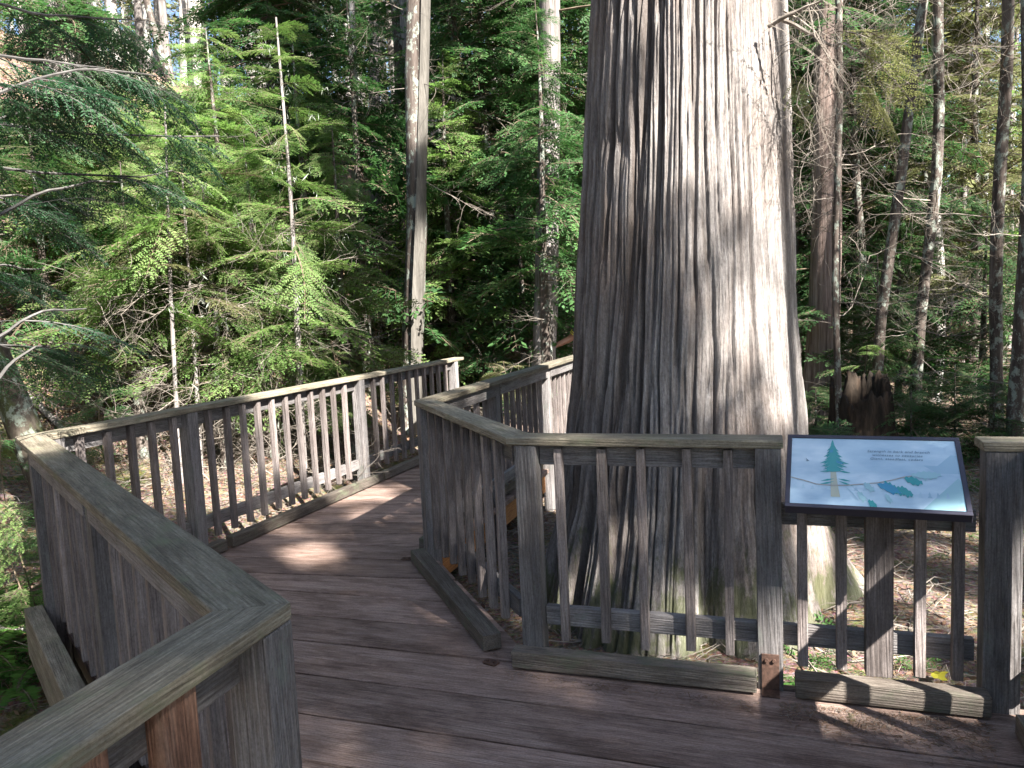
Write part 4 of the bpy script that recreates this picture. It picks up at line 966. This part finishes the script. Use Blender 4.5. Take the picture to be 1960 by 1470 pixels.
brush('brush_heap', 'dead twig tangle on the slope left of the twin stems', 250, 720, 8.0, 18, .8, 5, .8)
brush('brush_heap', 'fallen grey branches around the foot of the leaning pair', 1780, 720, 11, 26, 1.2, 6, 1.2)
brush('brush_heap', 'bare twigs on the ground right of the giant cedar root', 1790, 1050, 5.2, 10, .35, 7, .6, .1)
brush('brush_heap', 'grey dead twigs left of the ridged cedar foot', 1535, 650, 11, 16, .8, 8, .4)
def ongr(px, py):
    d = at(px, py, 1)-np.array([0, 0, EYE])
    for t in np.arange(1.5, 25, .02):
        p = np.array([0, 0, EYE])+d*t
        if p[2] < float(gz(p[0], p[1])): return p
    return p
def log(name, label, A, B, r0, mat, grp=None):
    A, B = np.array(A), np.array(B); cen = (A+B)/2; g = Geo(); tt = np.linspace(0, 1, 14); P = A+np.outer(tt, B-A); P[:, 2] += .05*noise(tt*4, r0*50)
    tube(g, P-cen, r0*(1.1-.5*tt), 12, 0, True, .2); tag(link(name, g.mesh(name, M[mat], True), loc=tuple(cen)), label, 'log', grp)
def onz(px, py, Y, dz=.1): p = at(px, py, Y); p[2] = float(gz(p[0], p[1]))+dz; return p
log('fallen_log', 'long dark fallen log lying along the ridge crest at upper left', onz(60, 110, 12.8, .3), onz(420, 150, 14.5, .3), .2, 'bark_moss')
log('fallen_log', 'pale fallen branch log on the slope at mid left', onz(-20, 500, 7.8, .1), onz(140, 640, 7.6, .05), .035, 'bark_grey')
log('fallen_log', 'grey log leaning down the slope left of the bright firs', onz(150, 560, 9.6, .2), onz(330, 640, 9.2, .1), .07, 'bark_grey')
log('fallen_branch', 'pale branch lying on the ground among ferns at the lower left edge', tuple(ongr(-60, 1228)+np.array([0, 0, .12])), tuple(ongr(95, 1243)+np.array([0, 0, .1])), .022, 'bark_grey')
log('fallen_log', 'reddish rotten log on the forest floor right of the stump', onz(1830, 700, 12, .1), onz(1960, 690, 13, .1), .12, 'bark_red')
def fern(label, x, y, s, seed, z=None):
    g = Geo(); r = np.random.default_rng(seed); z = float(gz(x, y)) if z is None else z
    for k in range(9):
        az = k*.7+r.uniform(-.2, .2); tt = np.linspace(0, 1, 9); L_ = s*r.uniform(.7, 1.1); P = np.stack([L_*tt*math.cos(az), L_*tt*math.sin(az), L_*(.75*tt-.65*tt**2)], 1); tube(g, P, np.linspace(.004, .001, 9), 3, 1)
        q = np.linspace(.1, .98, 26); pp = np.stack([np.interp(q, tt, P[:, c]) for c in range(3)], 1); sv = np.array([-math.sin(az), math.cos(az), -.15]); dv = np.array([math.cos(az), math.sin(az), 0.])
        for sd in (-1, 1): leaflets(g, pp, np.tile(u2(sv*sd+dv*.35), (26, 1))*(np.sin(q*2.9+.25))[:, None]*1.3, np.tile(dv, (26, 1)), .13*s, .03*s/.5, 0, .12)
    tag(link('fern', g.mesh('fern', [M['leaf_fern'], M['twig_dark']]), loc=(x, y, z)), label, 'fern', 'ferns on the forest floor')
for k, (x, y, s, lab) in enumerate([(*ongr(45, 1215)[:2], .62, 'fern at the left edge just above the pale fallen branch'), (*ongr(10, 1165)[:2], .6, 'highest of the big ferns at the lower left edge'), (*ongr(25, 1330)[:2], .5, 'lowest fern at the left edge'), (*ongr(70, 1290)[:2], .42, 'fern beside the mossy outer beam, below the fallen branch'),
    (*ongr(-30, 1270)[:2], .5, 'fern cut by the left edge below the pale fallen branch'), (-2.2, 6.4, .3, 'small fern behind the long railing left of its first post'), (-2.55, 6.3, .28, 'low fern seen through the balusters below the twin stems'), (-2.9, 5.6, .3, 'fern seen through the balusters near the railing corner'), (1.5, 3.9, .16, 'tiny fern at the cedar foot behind the lower rail')]): fern(lab, x, y, s, k+7)
# leafy seedling with pale bright leaves at the left edge
def seedling(label, px, py, Y, h, seed, lm, n=16):
    p = at(px, py, Y); base = np.array([p[0], p[1], float(gz(p[0], p[1]))]); zt = max(p[2], base[2]+h); r = np.random.default_rng(seed); g = Geo()
    tt = np.linspace(0, 1, 8); P = np.stack([.05*np.sin(tt*4+seed), .04*np.cos(tt*3), tt*(zt-base[2])], 1); tube(g, P, np.linspace(.008, .003, 8), 4, 1)
    for k in range(n):
        f = r.uniform(.35, 1); g.addgeo(SP[0][r.integers(4)], rotm(r.uniform(0, 6.3), r.uniform(-.3, .3), r.normal(0, .3))*r.uniform(.25, .5), np.array([np.interp(f, tt, P[:, c]) for c in range(3)]))
    tag(link('fir_sapling', g.mesh('fir_sapling', [M[lm], M['twig_dark']]), loc=tuple(base)), label, 'sapling', 'small fir saplings around the boardwalk')
seedling('small bright green sapling at the left edge below the railing corner', 15, 940, 4.7, .3, 1, 'leaf_bright', 22)
seedling('small sapling at the left edge level with the railing corner', 12, 830, 5.2, .3, 2, 'leaf_dark', 20)
seedling('small green sapling beyond the mossy leaning trunk', 190, 730, 7.2, .3, 3, 'leaf_dark', 16)
seedling('small sapling with rust-tinged tips standing on the broken stump', 1650, 655, 10.6, .3, 4, 'leaf_bright', 7)
seedling('small yellow-green sapling behind the far right railing', 960, 690, 10.6, .3, 5, 'leaf_olive', 14)
seedling('bright sapling behind the long railing right of the pale-stemmed sapling', 640, 650, 8.6, .3, 6, 'leaf_bright', 26)

def stump():
    p = at(1648, 760, 9.7); base = np.array([p[0], p[1], float(gz(p[0], p[1]))]); g = Geo(); th = np.linspace(0, 2*np.pi, 90, endpoint=False); zs = np.linspace(-.1, 1, 26)
    H_ = .98+.25*noise(np.cos(th)*2.2, np.sin(th)*2.2, 1.)+.1*noise(np.cos(th)*11, np.sin(th)*11, 4.); R_ = .36+.25*np.exp(-np.clip(zs, 0, 1)*4)
    rr = R_[:, None]*(1+.12*noise(np.cos(th)*4, np.sin(th)*4, zs[:, None]*.8)+.06*noise(np.cos(th)*12, np.sin(th)*12, zs[:, None]))
    Z = zs[:, None]*H_[None]; V = np.stack([rr*np.cos(th), rr*np.sin(th)*.8, Z], -1)
    inn = np.stack([rr[-1]*.8*np.cos(th), rr[-1]*.64*np.sin(th), Z[-1]-.05], -1)[None]; bot = np.stack([rr[-1]*.6*np.cos(th), rr[-1]*.5*np.sin(th), Z[-1]*0+.3], -1)[None]
    V = np.concatenate([V, inn, bot]); nn = len(V); i = np.arange(nn-1)[:, None]; j = np.arange(90)[None]; a = i*90+j; b = i*90+(j+1) % 90
    g.add(V.reshape(-1, 3), np.stack([a, b, b+90, a+90], -1).reshape(-1, 4))
    tag(link('tree_stump', g.mesh('tree_stump', M['rotten'], True), loc=tuple(base)), 'dark broken jagged stump right of the giant cedar above the sign', 'stump')
stump()
# ------------------------------------------------------------------ interpretive sign
def sign():
    n3 = np.array([*n67, 0]); t3 = np.array([*t67, 0])
    bl = at(1511, 984, 2.86); br = at(1866, 991, 2.62); tl = at(1507, 829, 3.2); tr = at(1825, 829, 2.98)
    # rectangular panel fitted to those corners
    cen = (bl+br+tl+tr)/4; X = u2((br+tr)-(bl+tl)); X = u2(X*np.array([1, 1, 0])); wd = .625; Yv = (tl+tr)-(bl+br); Yv = u2(Yv-X*np.dot(X, Yv)); ht = .40
    Nn = np.cross(X, Yv)
    cen = cen+t3*.0
    pan = None
    root = empty('interpretive_sign', tuple(cen), 'tilted pale blue interpretive sign with a painted cedar tree in a dark metal frame', 'sign')
    F3 = np.stack([X, Yv, Nn], 1)
    def place(o):
        if pan is not None: o.parent = pan; return o
        o.parent = root; o.matrix_basis = Matrix([list(F3[0])+[0], list(F3[1])+[0], list(F3[2])+[0], [0, 0, 0, 1]]); return o
    black = simple('dark_metal', (.045, .043, .06), .45, .3, .1)
    # frame: four bars proud of the panel, with a deep lower lip
    bm = bmesh.new()
    def bx(x0, x1, y0, y1, z0, z1):
        vs = [bm.verts.new(v) for v in ((x0, y0, z0), (x1, y0, z0), (x1, y1, z0), (x0, y1, z0), (x0, y0, z1), (x1, y0, z1), (x1, y1, z1), (x0, y1, z1))]
        for f in ((3, 2, 1, 0), (4, 5, 6, 7), (0, 1, 5, 4), (1, 2, 6, 5), (2, 3, 7, 6), (3, 0, 4, 7)): bm.faces.new([vs[i] for i in f])
    W2, H2, b = wd/2, ht/2, .018
    bx(-W2, W2, H2-b, H2, -.02, .006); bx(-W2, W2, -H2, -H2+b, -.035, .006); bx(-W2, -W2+b, -H2+b, H2-b, -.02, .006); bx(W2-b, W2, -H2+b, H2-b, -.02, .006); bx(-W2+.001, W2-.001, -H2+.001, H2-.001, -.026, -.0202)
    bmesh.ops.bevel(bm, geom=bm.edges[:], offset=.002, segments=1, affect='EDGES')
    me = bpy.data.meshes.new('frame'); bm.to_mesh(me); bm.free(); me.materials.append(black); place(link('frame', me))
    # printed panel: misty blue sky wash
    mt, n, l, bs_ = newmat('printed_panel')
    tc = n.new('ShaderNodeTexCoord'); mp = n.new('ShaderNodeMapping'); mp.inputs['Scale'].default_value = (4, 9, 1); mp.inputs['Rotation'].default_value = (0, 0, .35); l.new(tc.outputs['Object'], mp.inputs[0])
    t = tex(n, l, mp.outputs[0], 1., 4, .55); r = ramp(n, [(.3, (.3, .44, .56)), (.55, (.45, .59, .68)), (.75, (.66, .75, .8))]); l.new(t.outputs['Fac'], r.inputs[0])
    l.new(r.outputs[0], bs_.inputs['Base Color']); bs_.inputs['Roughness'].default_value = .22; bs_.inputs['Specular IOR Level'].default_value = .7
    def flat(name, polys, mat, z, parent_=None):
        V = []; F = []
        bm = bmesh.new()
        for p in polys:
            vs = [bm.verts.new((x, y, z)) for x, y in p]
            try: bm.faces.new(vs)
            except Exception: pass
        bmesh.ops.triangulate(bm, faces=bm.faces[:]); bmesh.ops.recalc_face_normals(bm, faces=bm.faces)
        for f in bm.faces:
            if f.normal.z < 0: f.normal_flip()
        me = bpy.data.meshes.new(name); bm.to_mesh(me); bm.free(); me.materials.append(mat); return place(link(name, me))
    w_, h_ = wd-2*b, ht-2*b
    pan = None
    pan = flat('panel', [[(-w_/2, -h_/2), (w_/2, -h_/2), (w_/2, h_/2), (-w_/2, h_/2)]], mt, .0005)
    def P(u, v): return (-w_/2+u*w_, h_/2-v*h_)      # u right, v down, both 0..1
    def ink(nm, col): m_, n2, l2, b2 = newmat(nm); b2.inputs['Base Color'].default_value = (*col, 1); b2.inputs['Roughness'].default_value = .25; return m_
    teal, teal2, tan, slate, slate2, pale, inkc = ink('teal_ink', (.05, .3, .31)), ink('blue_ink', (.06, .27, .42)), ink('tan_ink', (.4, .42, .34)), ink('slate_ink', (.31, .46, .56)), ink('sea_ink', (.31, .5, .54)), ink('mist_ink', (.38, .53, .62)), ink('lettering_ink', (.15, .21, .27))
    flat('mountain', [[P(.88, .38), P(.965, .215), P(1, .22), P(1, .49), P(.875, .49), P(.80, .38)]], slate, .0009)
    flat('mountain', [[P(.765, 1.), P(.985, .55), P(1, .6), P(1, 1.)]], slate2, .0011)
    rr = random.Random(3)
    # hazy tree line
    for k in range(18):
        u = .03+k*.052+rr.uniform(-.01, .01); v = .78 if u < .7 else .84; s = rr.uniform(.05, .09)
        if .28 < u < .33: continue
        flat('painted_tree', [[P(u-.014, v), P(u-.004, v-s*.5), P(u-.009, v-s*.45), P(u, v-s), P(u+.009, v-s*.45), P(u+.004, v-s*.5), P(u+.014, v)]], pale if u < .8 else slate, .0013)
    # the painted cedar: ragged tiers over a tan trunk
    flat('painted_trunk', [[P(.246, .88), P(.247, .46), P(.278, .46), P(.288, .68), P(.302, .88)]], tan, .0017)
    left, right = [], []
    tiers = [(.06, .012), (.11, .022), (.155, .034), (.2, .038), (.25, .058), (.3, .055), (.35, .08), (.4, .07), (.445, .055)]
    cxx = .262
    for i, (v, hw) in enumerate(tiers):
        k = hw*rr.uniform(.85, 1.15); left += [P(cxx-hw*.35, v-.02), P(cxx-k, v+.045), P(cxx-k*.6, v+.035), P(cxx-k*.7, v+.06)]; k2 = hw*rr.uniform(.9, 1.3); right += [P(cxx+hw*.35, v-.02), P(cxx+k2, v+.045), P(cxx+k2*.6, v+.04), P(cxx+k2*.7, v+.06)]
    flat('painted_crown', [[P(cxx, .02)]+right+[P(cxx+.01, .52), P(cxx-.01, .52)]+left[::-1]], teal, .0021)
    flat('painted_crown', [[P(.24, .2), P(.262, .17), P(.266, .21), P(.25, .23)], [P(.28, .34), P(.33, .39), P(.31, .4), P(.285, .38)]], teal2, .0024)
    for (u0, v0, u1, v1) in [(.27, .62, .185, .66), (.27, .66, .175, .71), (.29, .62, .37, .65), (.29, .65, .385, .72), (.27, .5, .18, .52), (.29, .5, .37, .53)]:
        flat('painted_bough', [[P(u0, v0), P((u0+u1)/2, v0-.012+(v1-v0)*.5), P(u1, v1), P((u0+u1)/2, v0+.014+(v1-v0)*.5)]], teal, .0022)
    # long hanging branch
    pts = [(.0, .62), (.08, .66), (.16, .71), (.25, .72), (.34, .71), (.45, .68), (.53, .655), (.61, .61), (.68, .56), (.75, .53)]
    poly = [P(u, v-.006) for u, v in pts]+[P(u, v+.007) for u, v in pts[::-1]]
    flat('painted_branch', [poly], ink('brown_ink', (.36, .33, .3)), .0026)
    def tuft(u, v, du, dv, mat, k=9):
        p = []
        for i in range(k): a = i/(k-1); p.append(P(u+du*a, v+dv*a-(.03+.02*rr.random())*math.sin(a*3.1)-(.02 if i % 2 else 0)))
        for i in range(k-1, -1, -1): a = i/(k-1); p.append(P(u+du*a+.004, v+dv*a+(.035+.03*rr.random())*math.sin(a*3.1)+(.03 if i % 2 else 0)))
        flat('painted_tuft', [p], mat, .0029+rr.uniform(0, .0003))
    tuft(.52, .68, .14, .09, teal2); tuft(.56, .64, .1, .16, teal); tuft(.63, .72, .09, .08, teal); tuft(.68, .58, .1, .05, teal, 8); tuft(.72, .53, .17, -.02, slate2, 12); tuft(.44, .69, .06, .06, slate2, 6); tuft(.46, .93, .05, .05, teal, 6); tuft(.4, .82, .05, .07, slate2, 6); tuft(.56, .84, .04, .06, slate2, 6)
    flat('painted_twig', [[P(.33, .72), P(.38, .82), P(.41, .92), P(.405, .92), P(.375, .83)], [P(.37, .72), P(.43, .82), P(.49, .95), P(.485, .95), P(.425, .83)]], slate, .0027)
    flat('painted_bird', [[P(.092, .31), P(.1, .34), P(.118, .37), P(.103, .365), P(.096, .375), P(.098, .35)]], inkc, .0028)
    for i, (s_, u, v) in enumerate([('Strength in bark and branch', .66, .205), ('witnesses to centuries', .652, .262), ('Giant, steadfast, cedars', .645, .318)]):
        cu = bpy.data.curves.new('lettering', 'FONT'); cu.body = s_; cu.size = .0178; cu.align_x = 'CENTER'; cu.shear = .25; cu.space_character = 1.08; cu.offset = .0001
        o = bpy.data.objects.new('tmp', cu); COL.objects.link(o); dg = bpy.context.evaluated_depsgraph_get(); me = bpy.data.meshes.new_from_object(o.evaluated_get(dg)); bpy.data.objects.remove(o)
        me.materials.clear(); me.materials.append(inkc); x, y = P(u, v)
        for vtx in me.vertices: vtx.co.x += x; vtx.co.y += y; vtx.co.z = .0033
        o = place(link('lettering', me)); o['label'] = 'line of dark italic lettering reading '+s_
    # wide timber post carrying it
    prism('support_post', sub(p0, p1, 1.498, 1.60, .002, .0645), .1, .80, M['bal'], root, .004, True)
    br_ = [p0+t67*1.46+n67*.0, p0+t67*1.64+n67*.0]
    prism('bracket', sub(p0, p1, 1.44, 1.66, -.03, .03), .801, .83, black, root, .002)
sign()

# ------------------------------------------------------------------ small hardware and debris on the deck
rust = simple('rusty_iron', (.09, .05, .035), .8, .4, .5, 60)
def plate(label, x, y, rz, s=1.):
    bm = bmesh.new(); L_, W_ = .075*s, .05*s
    vs = [bm.verts.new((a*L_/2, b*W_/2, 0)) for a, b in ((-1, -.7), (-.7, -1), (.8, -1), (1, -.6), (1, .7), (.7, 1), (-.8, 1), (-1, .8))]
    f = bm.faces.new(vs); e = bmesh.ops.extrude_face_region(bm, geom=[f]); bmesh.ops.translate(bm, verts=[v for v in e['geom'] if isinstance(v, bmesh.types.BMVert)], vec=(0, 0, .006))
    bmesh.ops.recalc_face_normals(bm, faces=bm.faces)
    me = bpy.data.meshes.new('bracket_plate'); bm.to_mesh(me); bm.free(); me.materials.append(rust); o = link('bracket_plate', me, loc=(x, y, .003)); o.rotation_euler = (0, 0, rz)
    tag(o, label, 'bracket', 'rusty bracket plates on the deck')
    for a in (-.5, .45):
        g = Geo(); tube(g, [(a*L_/2, 0, .006), (a*L_/2, 0, .013)], .008, 8, 0, True); o2 = link('bolt', g.mesh('bolt', rust), o)
a = at(940, 1268, 3.4); q1 = at(940, 1268, 1)
def ondeck(px, py): d = at(px, py, 1)-np.array([0, 0, EYE]); t = -EYE/d[2]; return np.array([0, 0, EYE])+d*t
a = ondeck(940, 1270); plate('rusty bolted plate on the deck at the corner of the two centre kerbs', a[0], a[1], -.6)
a = ondeck(779, 1071); plate('rusty bolted plate on the deck at the far end of the diagonal kerb', a[0], a[1], -.2)
a = ondeck(1468, 1346)
ro = empty('post_bracket', (a[0], a[1], 0), 'tall rusty iron strap bolted to the foot of the post left of the sign', 'bracket')
prism('strap', sub(p0, p1, 1.095, 1.165, -.008, -.001), .004, .16, rust, ro, .001, True)
prism('foot', sub(p0, p1, 1.095, 1.165, -.07, -.0085), .002, .008, rust, ro, .001)
for s_ in (1.115, 1.145):
    g = Geo(); c = p0+t67*s_-n67*.008; c2 = c-n67*.009; tube(g, [(*c, .135), (*c2, .135)], .008, 8, 0, True)
    V, Q, mq, T, mt_ = g.arr(); o = link('bolt', npmesh('bolt', V-np.array([a[0], a[1], 0]), [Q, T], rust), ro)
def debris():
    g = Geo(); r = np.random.default_rng(51); 
    for (qa, qb, cnt, sp_) in [((971, 1285), (1450, 1348), 260, .05), ((1490, 1345), (1890, 1385), 900, .09), ((1560, 1370), (1900, 1420), 500, .1), ((440, 1050), (795, 892), 300, .03), ((820, 1090), (960, 1260), 200, .04)]:
        A, B = ondeck(*qa), ondeck(*qb)
        for k in range(cnt):
            p = A+(B-A)*r.random(); p[:2] += -n67*abs(r.normal(0, sp_))*.9; az = r.uniform(0, 6.28); l = r.uniform(.008, .03)
            P = np.array([p+np.array([0, 0, .003]), p+np.array([math.cos(az)*l, math.sin(az)*l, .003+r.uniform(0, .008)])]); tube(g, P, .0009, 3, int(r.random() < .6))
    for k in range(500):
        x = r.uniform(-1.9, 1.8); y = r.uniform(1.2, 7); az = r.uniform(0, 6.28); l = r.uniform(.006, .022)
        if not (-.4-.6*max(0, y-1.6) < x < 1.9 and x < (1.9 if y < 2.7 else -.1-.35*(y-3.5))): continue
        tube(g, [(x, y, .003), (x+math.cos(az)*l, y+math.sin(az)*l, .004)], .0008, 3, int(r.random() < .5))
    tag(link('needle_debris', g.mesh('needle_debris', [M['twig'], M['leaf_dead']])), 'fallen needles and crumbs of bark along the kerbs', 'debris', kind='stuff')
debris()
def dleaf(label, px, py, s, az, mat):
    p = ondeck(px, py); g = Geo()
    g.addgeo(spray(1., int(px), droop=.02, step=.12, lstep=.06, ln=.09, wd=.04), rotm(az, .05)*s, np.zeros(3)); tag(link('cedar_sprig', g.mesh('cedar_sprig', [M[mat], M['twig']]), loc=(p[0], p[1], .006)), label, 'sprig', 'fallen sprigs on the deck')
dleaf('small green cedar sprig lying on the deck under the sign', 1634, 1385, .06, 1.4, 'leaf_olive')
dleaf('tiny pale sprig on the deck left of the post strap', 1140, 1322, .05, .3, 'leaf_dead')
dleaf('tiny dry sprig beside the diagonal kerb', 893, 1205, .05, .1, 'leaf_dead')
def yleaf(label, px, py, Y, s):
    p = at(px, py, Y); z = float(gz(p[0], p[1])); g = Geo(); a = np.linspace(0, 2*np.pi, 16, endpoint=False); rr_ = s*(1+.35*np.cos(a*5)); V = np.stack([rr_*np.cos(a), rr_*np.sin(a), .03+.25*s*np.cos(a*2)], 1)
    V = np.vstack([V, [[0, 0, .03]]]); g.add(V, None, np.stack([np.arange(16), (np.arange(16)+1) % 16, np.full(16, 16)], 1)); tag(link('fallen_leaf', g.mesh('fallen_leaf', M['leaf_yellow']), loc=(p[0], p[1], z+.02)), label, 'leaf')
yleaf('yellow fallen leaf on the forest floor behind the sign railing', 1795, 1232, 3.9, .045)

# ------------------------------------------------------------------ person half hidden by the giant cedar
def skinmesh(name, pts, edges, mat, parent, root_i=0, sub_=2):
    me = bpy.data.meshes.new(name); me.from_pydata([p[0] for p in pts], edges, []); me.materials.append(mat)
    o = bpy.data.objects.new(name, me); COL.objects.link(o)
    if parent: o.parent = parent
    sk = o.modifiers.new('Skin', 'SKIN'); sk.use_smooth_shade = True
    for i, (p, rr_) in enumerate(pts):
        v = me.skin_vertices[0].data[i]; v.radius = rr_ if isinstance(rr_, tuple) else (rr_, rr_); v.use_root = (i == root_i)
    ss = o.modifiers.new('Sub', 'SUBSURF'); ss.levels = sub_; ss.render_levels = sub_
    dg = bpy.context.evaluated_depsgraph_get(); m2 = bpy.data.meshes.new_from_object(o.evaluated_get(dg)); o.modifiers.clear(); o.data = m2
    for p_ in m2.polygons: p_.use_smooth = True
    return o
def person():
    hand_t = at(1050, 668, 11.15); elbow = at(1093, 648, 11.25)
    skin_ = simple('skin', (.27, .14, .095), .5, 0, .08); navy = simple('navy_cloth', (.03, .045, .075), .85, 0, .15); trous = simple('grey_cloth', (.09, .085, .08), .9, 0, .15); hairm = simple('brown_hair', (.05, .03, .02), .6, 0, .3, 80); shoe = simple('shoe', (.06, .05, .045), .6, 0, .2); yel = simple('yellow_stripe', (.7, .68, .08), .6, 0, .05)
    sh = elbow+np.array([.07, .03, .28]); bx, by = sh[0]+.19, sh[1]+.04; z0 = .0; hz = sh[2]
    fx = u2(np.array([-1., .15, 0]))      # faces left
    sx_ = np.array([.15, 1., 0]); sx_ = u2(sx_)
    C = lambda f, s, z: tuple(np.array([bx, by, 0])+fx*f+sx_*s+np.array([0, 0, z]))
    pts = []; E_ = []
    def v(p, r_): pts.append((tuple(p), r_)); return len(pts)-1
    pel = v(C(0, 0, .93), (.15, .11)); wst = v(C(0, 0, 1.08), (.13, .1)); ch = v(C(0, 0, 1.27), (.15, .11)); nb = v(C(0, 0, hz+.05), (.08, .07)); nk = v(C(.01, 0, hz+.12), .055); hd0 = v(C(.03, 0, hz+.19), (.07, .08)); hd1 = v(C(.02, 0, hz+.28), (.075, .095)); hd2 = v(C(.01, 0, hz+.35), (.05, .06))
    E_ += [(pel, wst), (wst, ch), (ch, nb), (nb, nk), (nk, hd0), (hd0, hd1), (hd1, hd2)]
    nose = v(C(.115, 0, hz+.235), .011); E_.append((hd0, nose))
    for s in (-1, 1):
        e = v(C(.0, s*.085, hz+.24), .014); E_.append((hd1, e))
        hip = v(C(0, s*.09, .86), .095); kn = v(C(.02, s*.1, .48), .06); an = v(C(-.01, s*.1, .09), .038); toe = v(C(.17, s*.11, .04), .035); E_ += [(pel, hip), (hip, kn), (kn, an), (an, toe)]
    # near arm reaches out to the left; far arm hangs
    s1 = v(C(.02, -.17, hz), .055); el = v(elbow, .054); mid_ = v(elbow+(hand_t-elbow)*.5, .043); wr = v(elbow+(hand_t-elbow)*.88, .026); pm = v(hand_t+(hand_t-elbow)*.12, (.022, .038)); E_ += [(nb, s1), (s1, el), (el, mid_), (mid_, wr), (wr, pm)]
    dv = u2(hand_t-elbow); up = np.array([0, 0, 1.]); P0 = np.array(pts[pm][0])
    for k, (o_, l_) in enumerate(((.030, .07), (.011, .08), (-.009, .075), (-.027, .06))):
        a1 = v(P0+dv*.045+up*o_, .010); a2 = v(P0+dv*(.045+l_*.5)+up*o_*1.15+np.array([0, .012, 0]), .009); a3 = v(P0+dv*(.045+l_)+up*o_*1.1+np.array([0, .032, -.004]), .0075); E_ += [(pm, a1), (a1, a2), (a2, a3)]
    tb = v(P0+dv*.0+up*.045, .011); tb2 = v(P0+dv*.035+up*.066+np.array([0, -.01, 0]), .009); E_ += [(pm, tb), (tb, tb2)]
    s2 = v(C(.02, .17, hz), .055); e2 = v(C(.0, .23, hz-.28), .042); w2 = v(C(.06, .22, hz-.52), .028); h2 = v(C(.08, .22, hz-.6), (.03, .022)); E_ += [(nb, s2), (s2, e2), (e2, w2), (w2, h2)]
    for k in range(4): a1 = v(C(.06+.016*k, .22, hz-.66), .009); a2 = v(C(.07+.014*k, .215, hz-.70+.005*abs(k-1)), .008); E_ += [(h2, a1), (a1, a2)]
    t1 = v(C(.12, .21, hz-.63), .010); E_.append((h2, t1))
    # body object carries the tags; parts hang under it
    off = np.array([bx, by, 0.]); pts2 = [(tuple(np.array(p)-off), r_) for p, r_ in pts]
    body = skinmesh('person', pts2, E_, skin_, None); body.location = tuple(off)
    tag(body, 'person in navy top with yellow cuff stripes, arm stretched out behind the giant cedar', 'person')
    L = lambda p: tuple(np.array(p)-off)
    skinmesh('shirt', [(L(C(0, 0, .86)), (.17, .135)), (L(C(0, 0, 1.08)), (.15, .12)), (L(C(0, 0, 1.27)), (.17, .13)), (L(C(0, 0, hz+.06)), (.09, .08)), (L(C(.02, -.18, hz)), .07), (tuple(elbow+(np.array(C(.02, -.17, hz))-elbow)*.2-off), .066), (L(C(.02, .18, hz)), .07), (L(C(.0, .225, hz-.22)), .058)],
             [(0, 1), (1, 2), (2, 3), (3, 4), (4, 5), (3, 6), (6, 7)], navy, body)
    g = Geo(); sp0 = np.array(C(.02, -.17, hz)); dd = u2(elbow-sp0)
    for q in (.68, .76):
        c = sp0+(elbow-sp0)*q-off; tube(g, [c, c+dd*.01], [.073, .073], 20, 0)
    link('cuff_stripe', g.mesh('cuff_stripe', yel, True), body)
    skinmesh('trousers', [(L(C(0, 0, .92)), (.16, .12)), (L(C(0, -.09, .84)), .105), (L(C(.02, -.1, .48)), .075), (L(C(-.01, -.1, .12)), .06), (L(C(0, .09, .84)), .105), (L(C(.02, .1, .48)), .075), (L(C(-.01, .1, .12)), .06)], [(0, 1), (1, 2), (2, 3), (0, 4), (4, 5), (5, 6)], trous, body)
    for s in (-1, 1): skinmesh('shoe', [(L(C(-.05, s*.1, .045)), .045), (L(C(.08, s*.105, .045)), .048), (L(C(.19, s*.11, .035)), .036)], [(0, 1), (1, 2)], shoe, body)
    skinmesh('hair', [(L(C(-.02, 0, hz+.25)), (.07, .085)), (L(C(-.02, 0, hz+.33)), (.085, .095)), (L(C(.02, 0, hz+.37)), (.07, .075))], [(0, 1), (1, 2)], hairm, body)
    for s in (-1, 1):
        g = Geo(); c = np.array(L(C(.098, s*.03, hz+.255))); tube(g, [c-fx*.008, c+fx*.004], [.012, .006], 8, 0, True); link('eye', g.mesh('eye', simple('eye_dark', (.03, .02, .015), .2), True), body)
    g = Geo(); c = np.array(L(C(.098, 0, hz+.185))); tube(g, [c-sx_*.024, c, c+sx_*.024], [.003, .006, .003], 6, 0, True); link('mouth', g.mesh('mouth', simple('lips', (.35, .12, .1), .5), True), body)
person()
print('objects', len(bpy.data.objects), 'polys', sum(len(m_.polygons) for m_ in bpy.data.meshes))
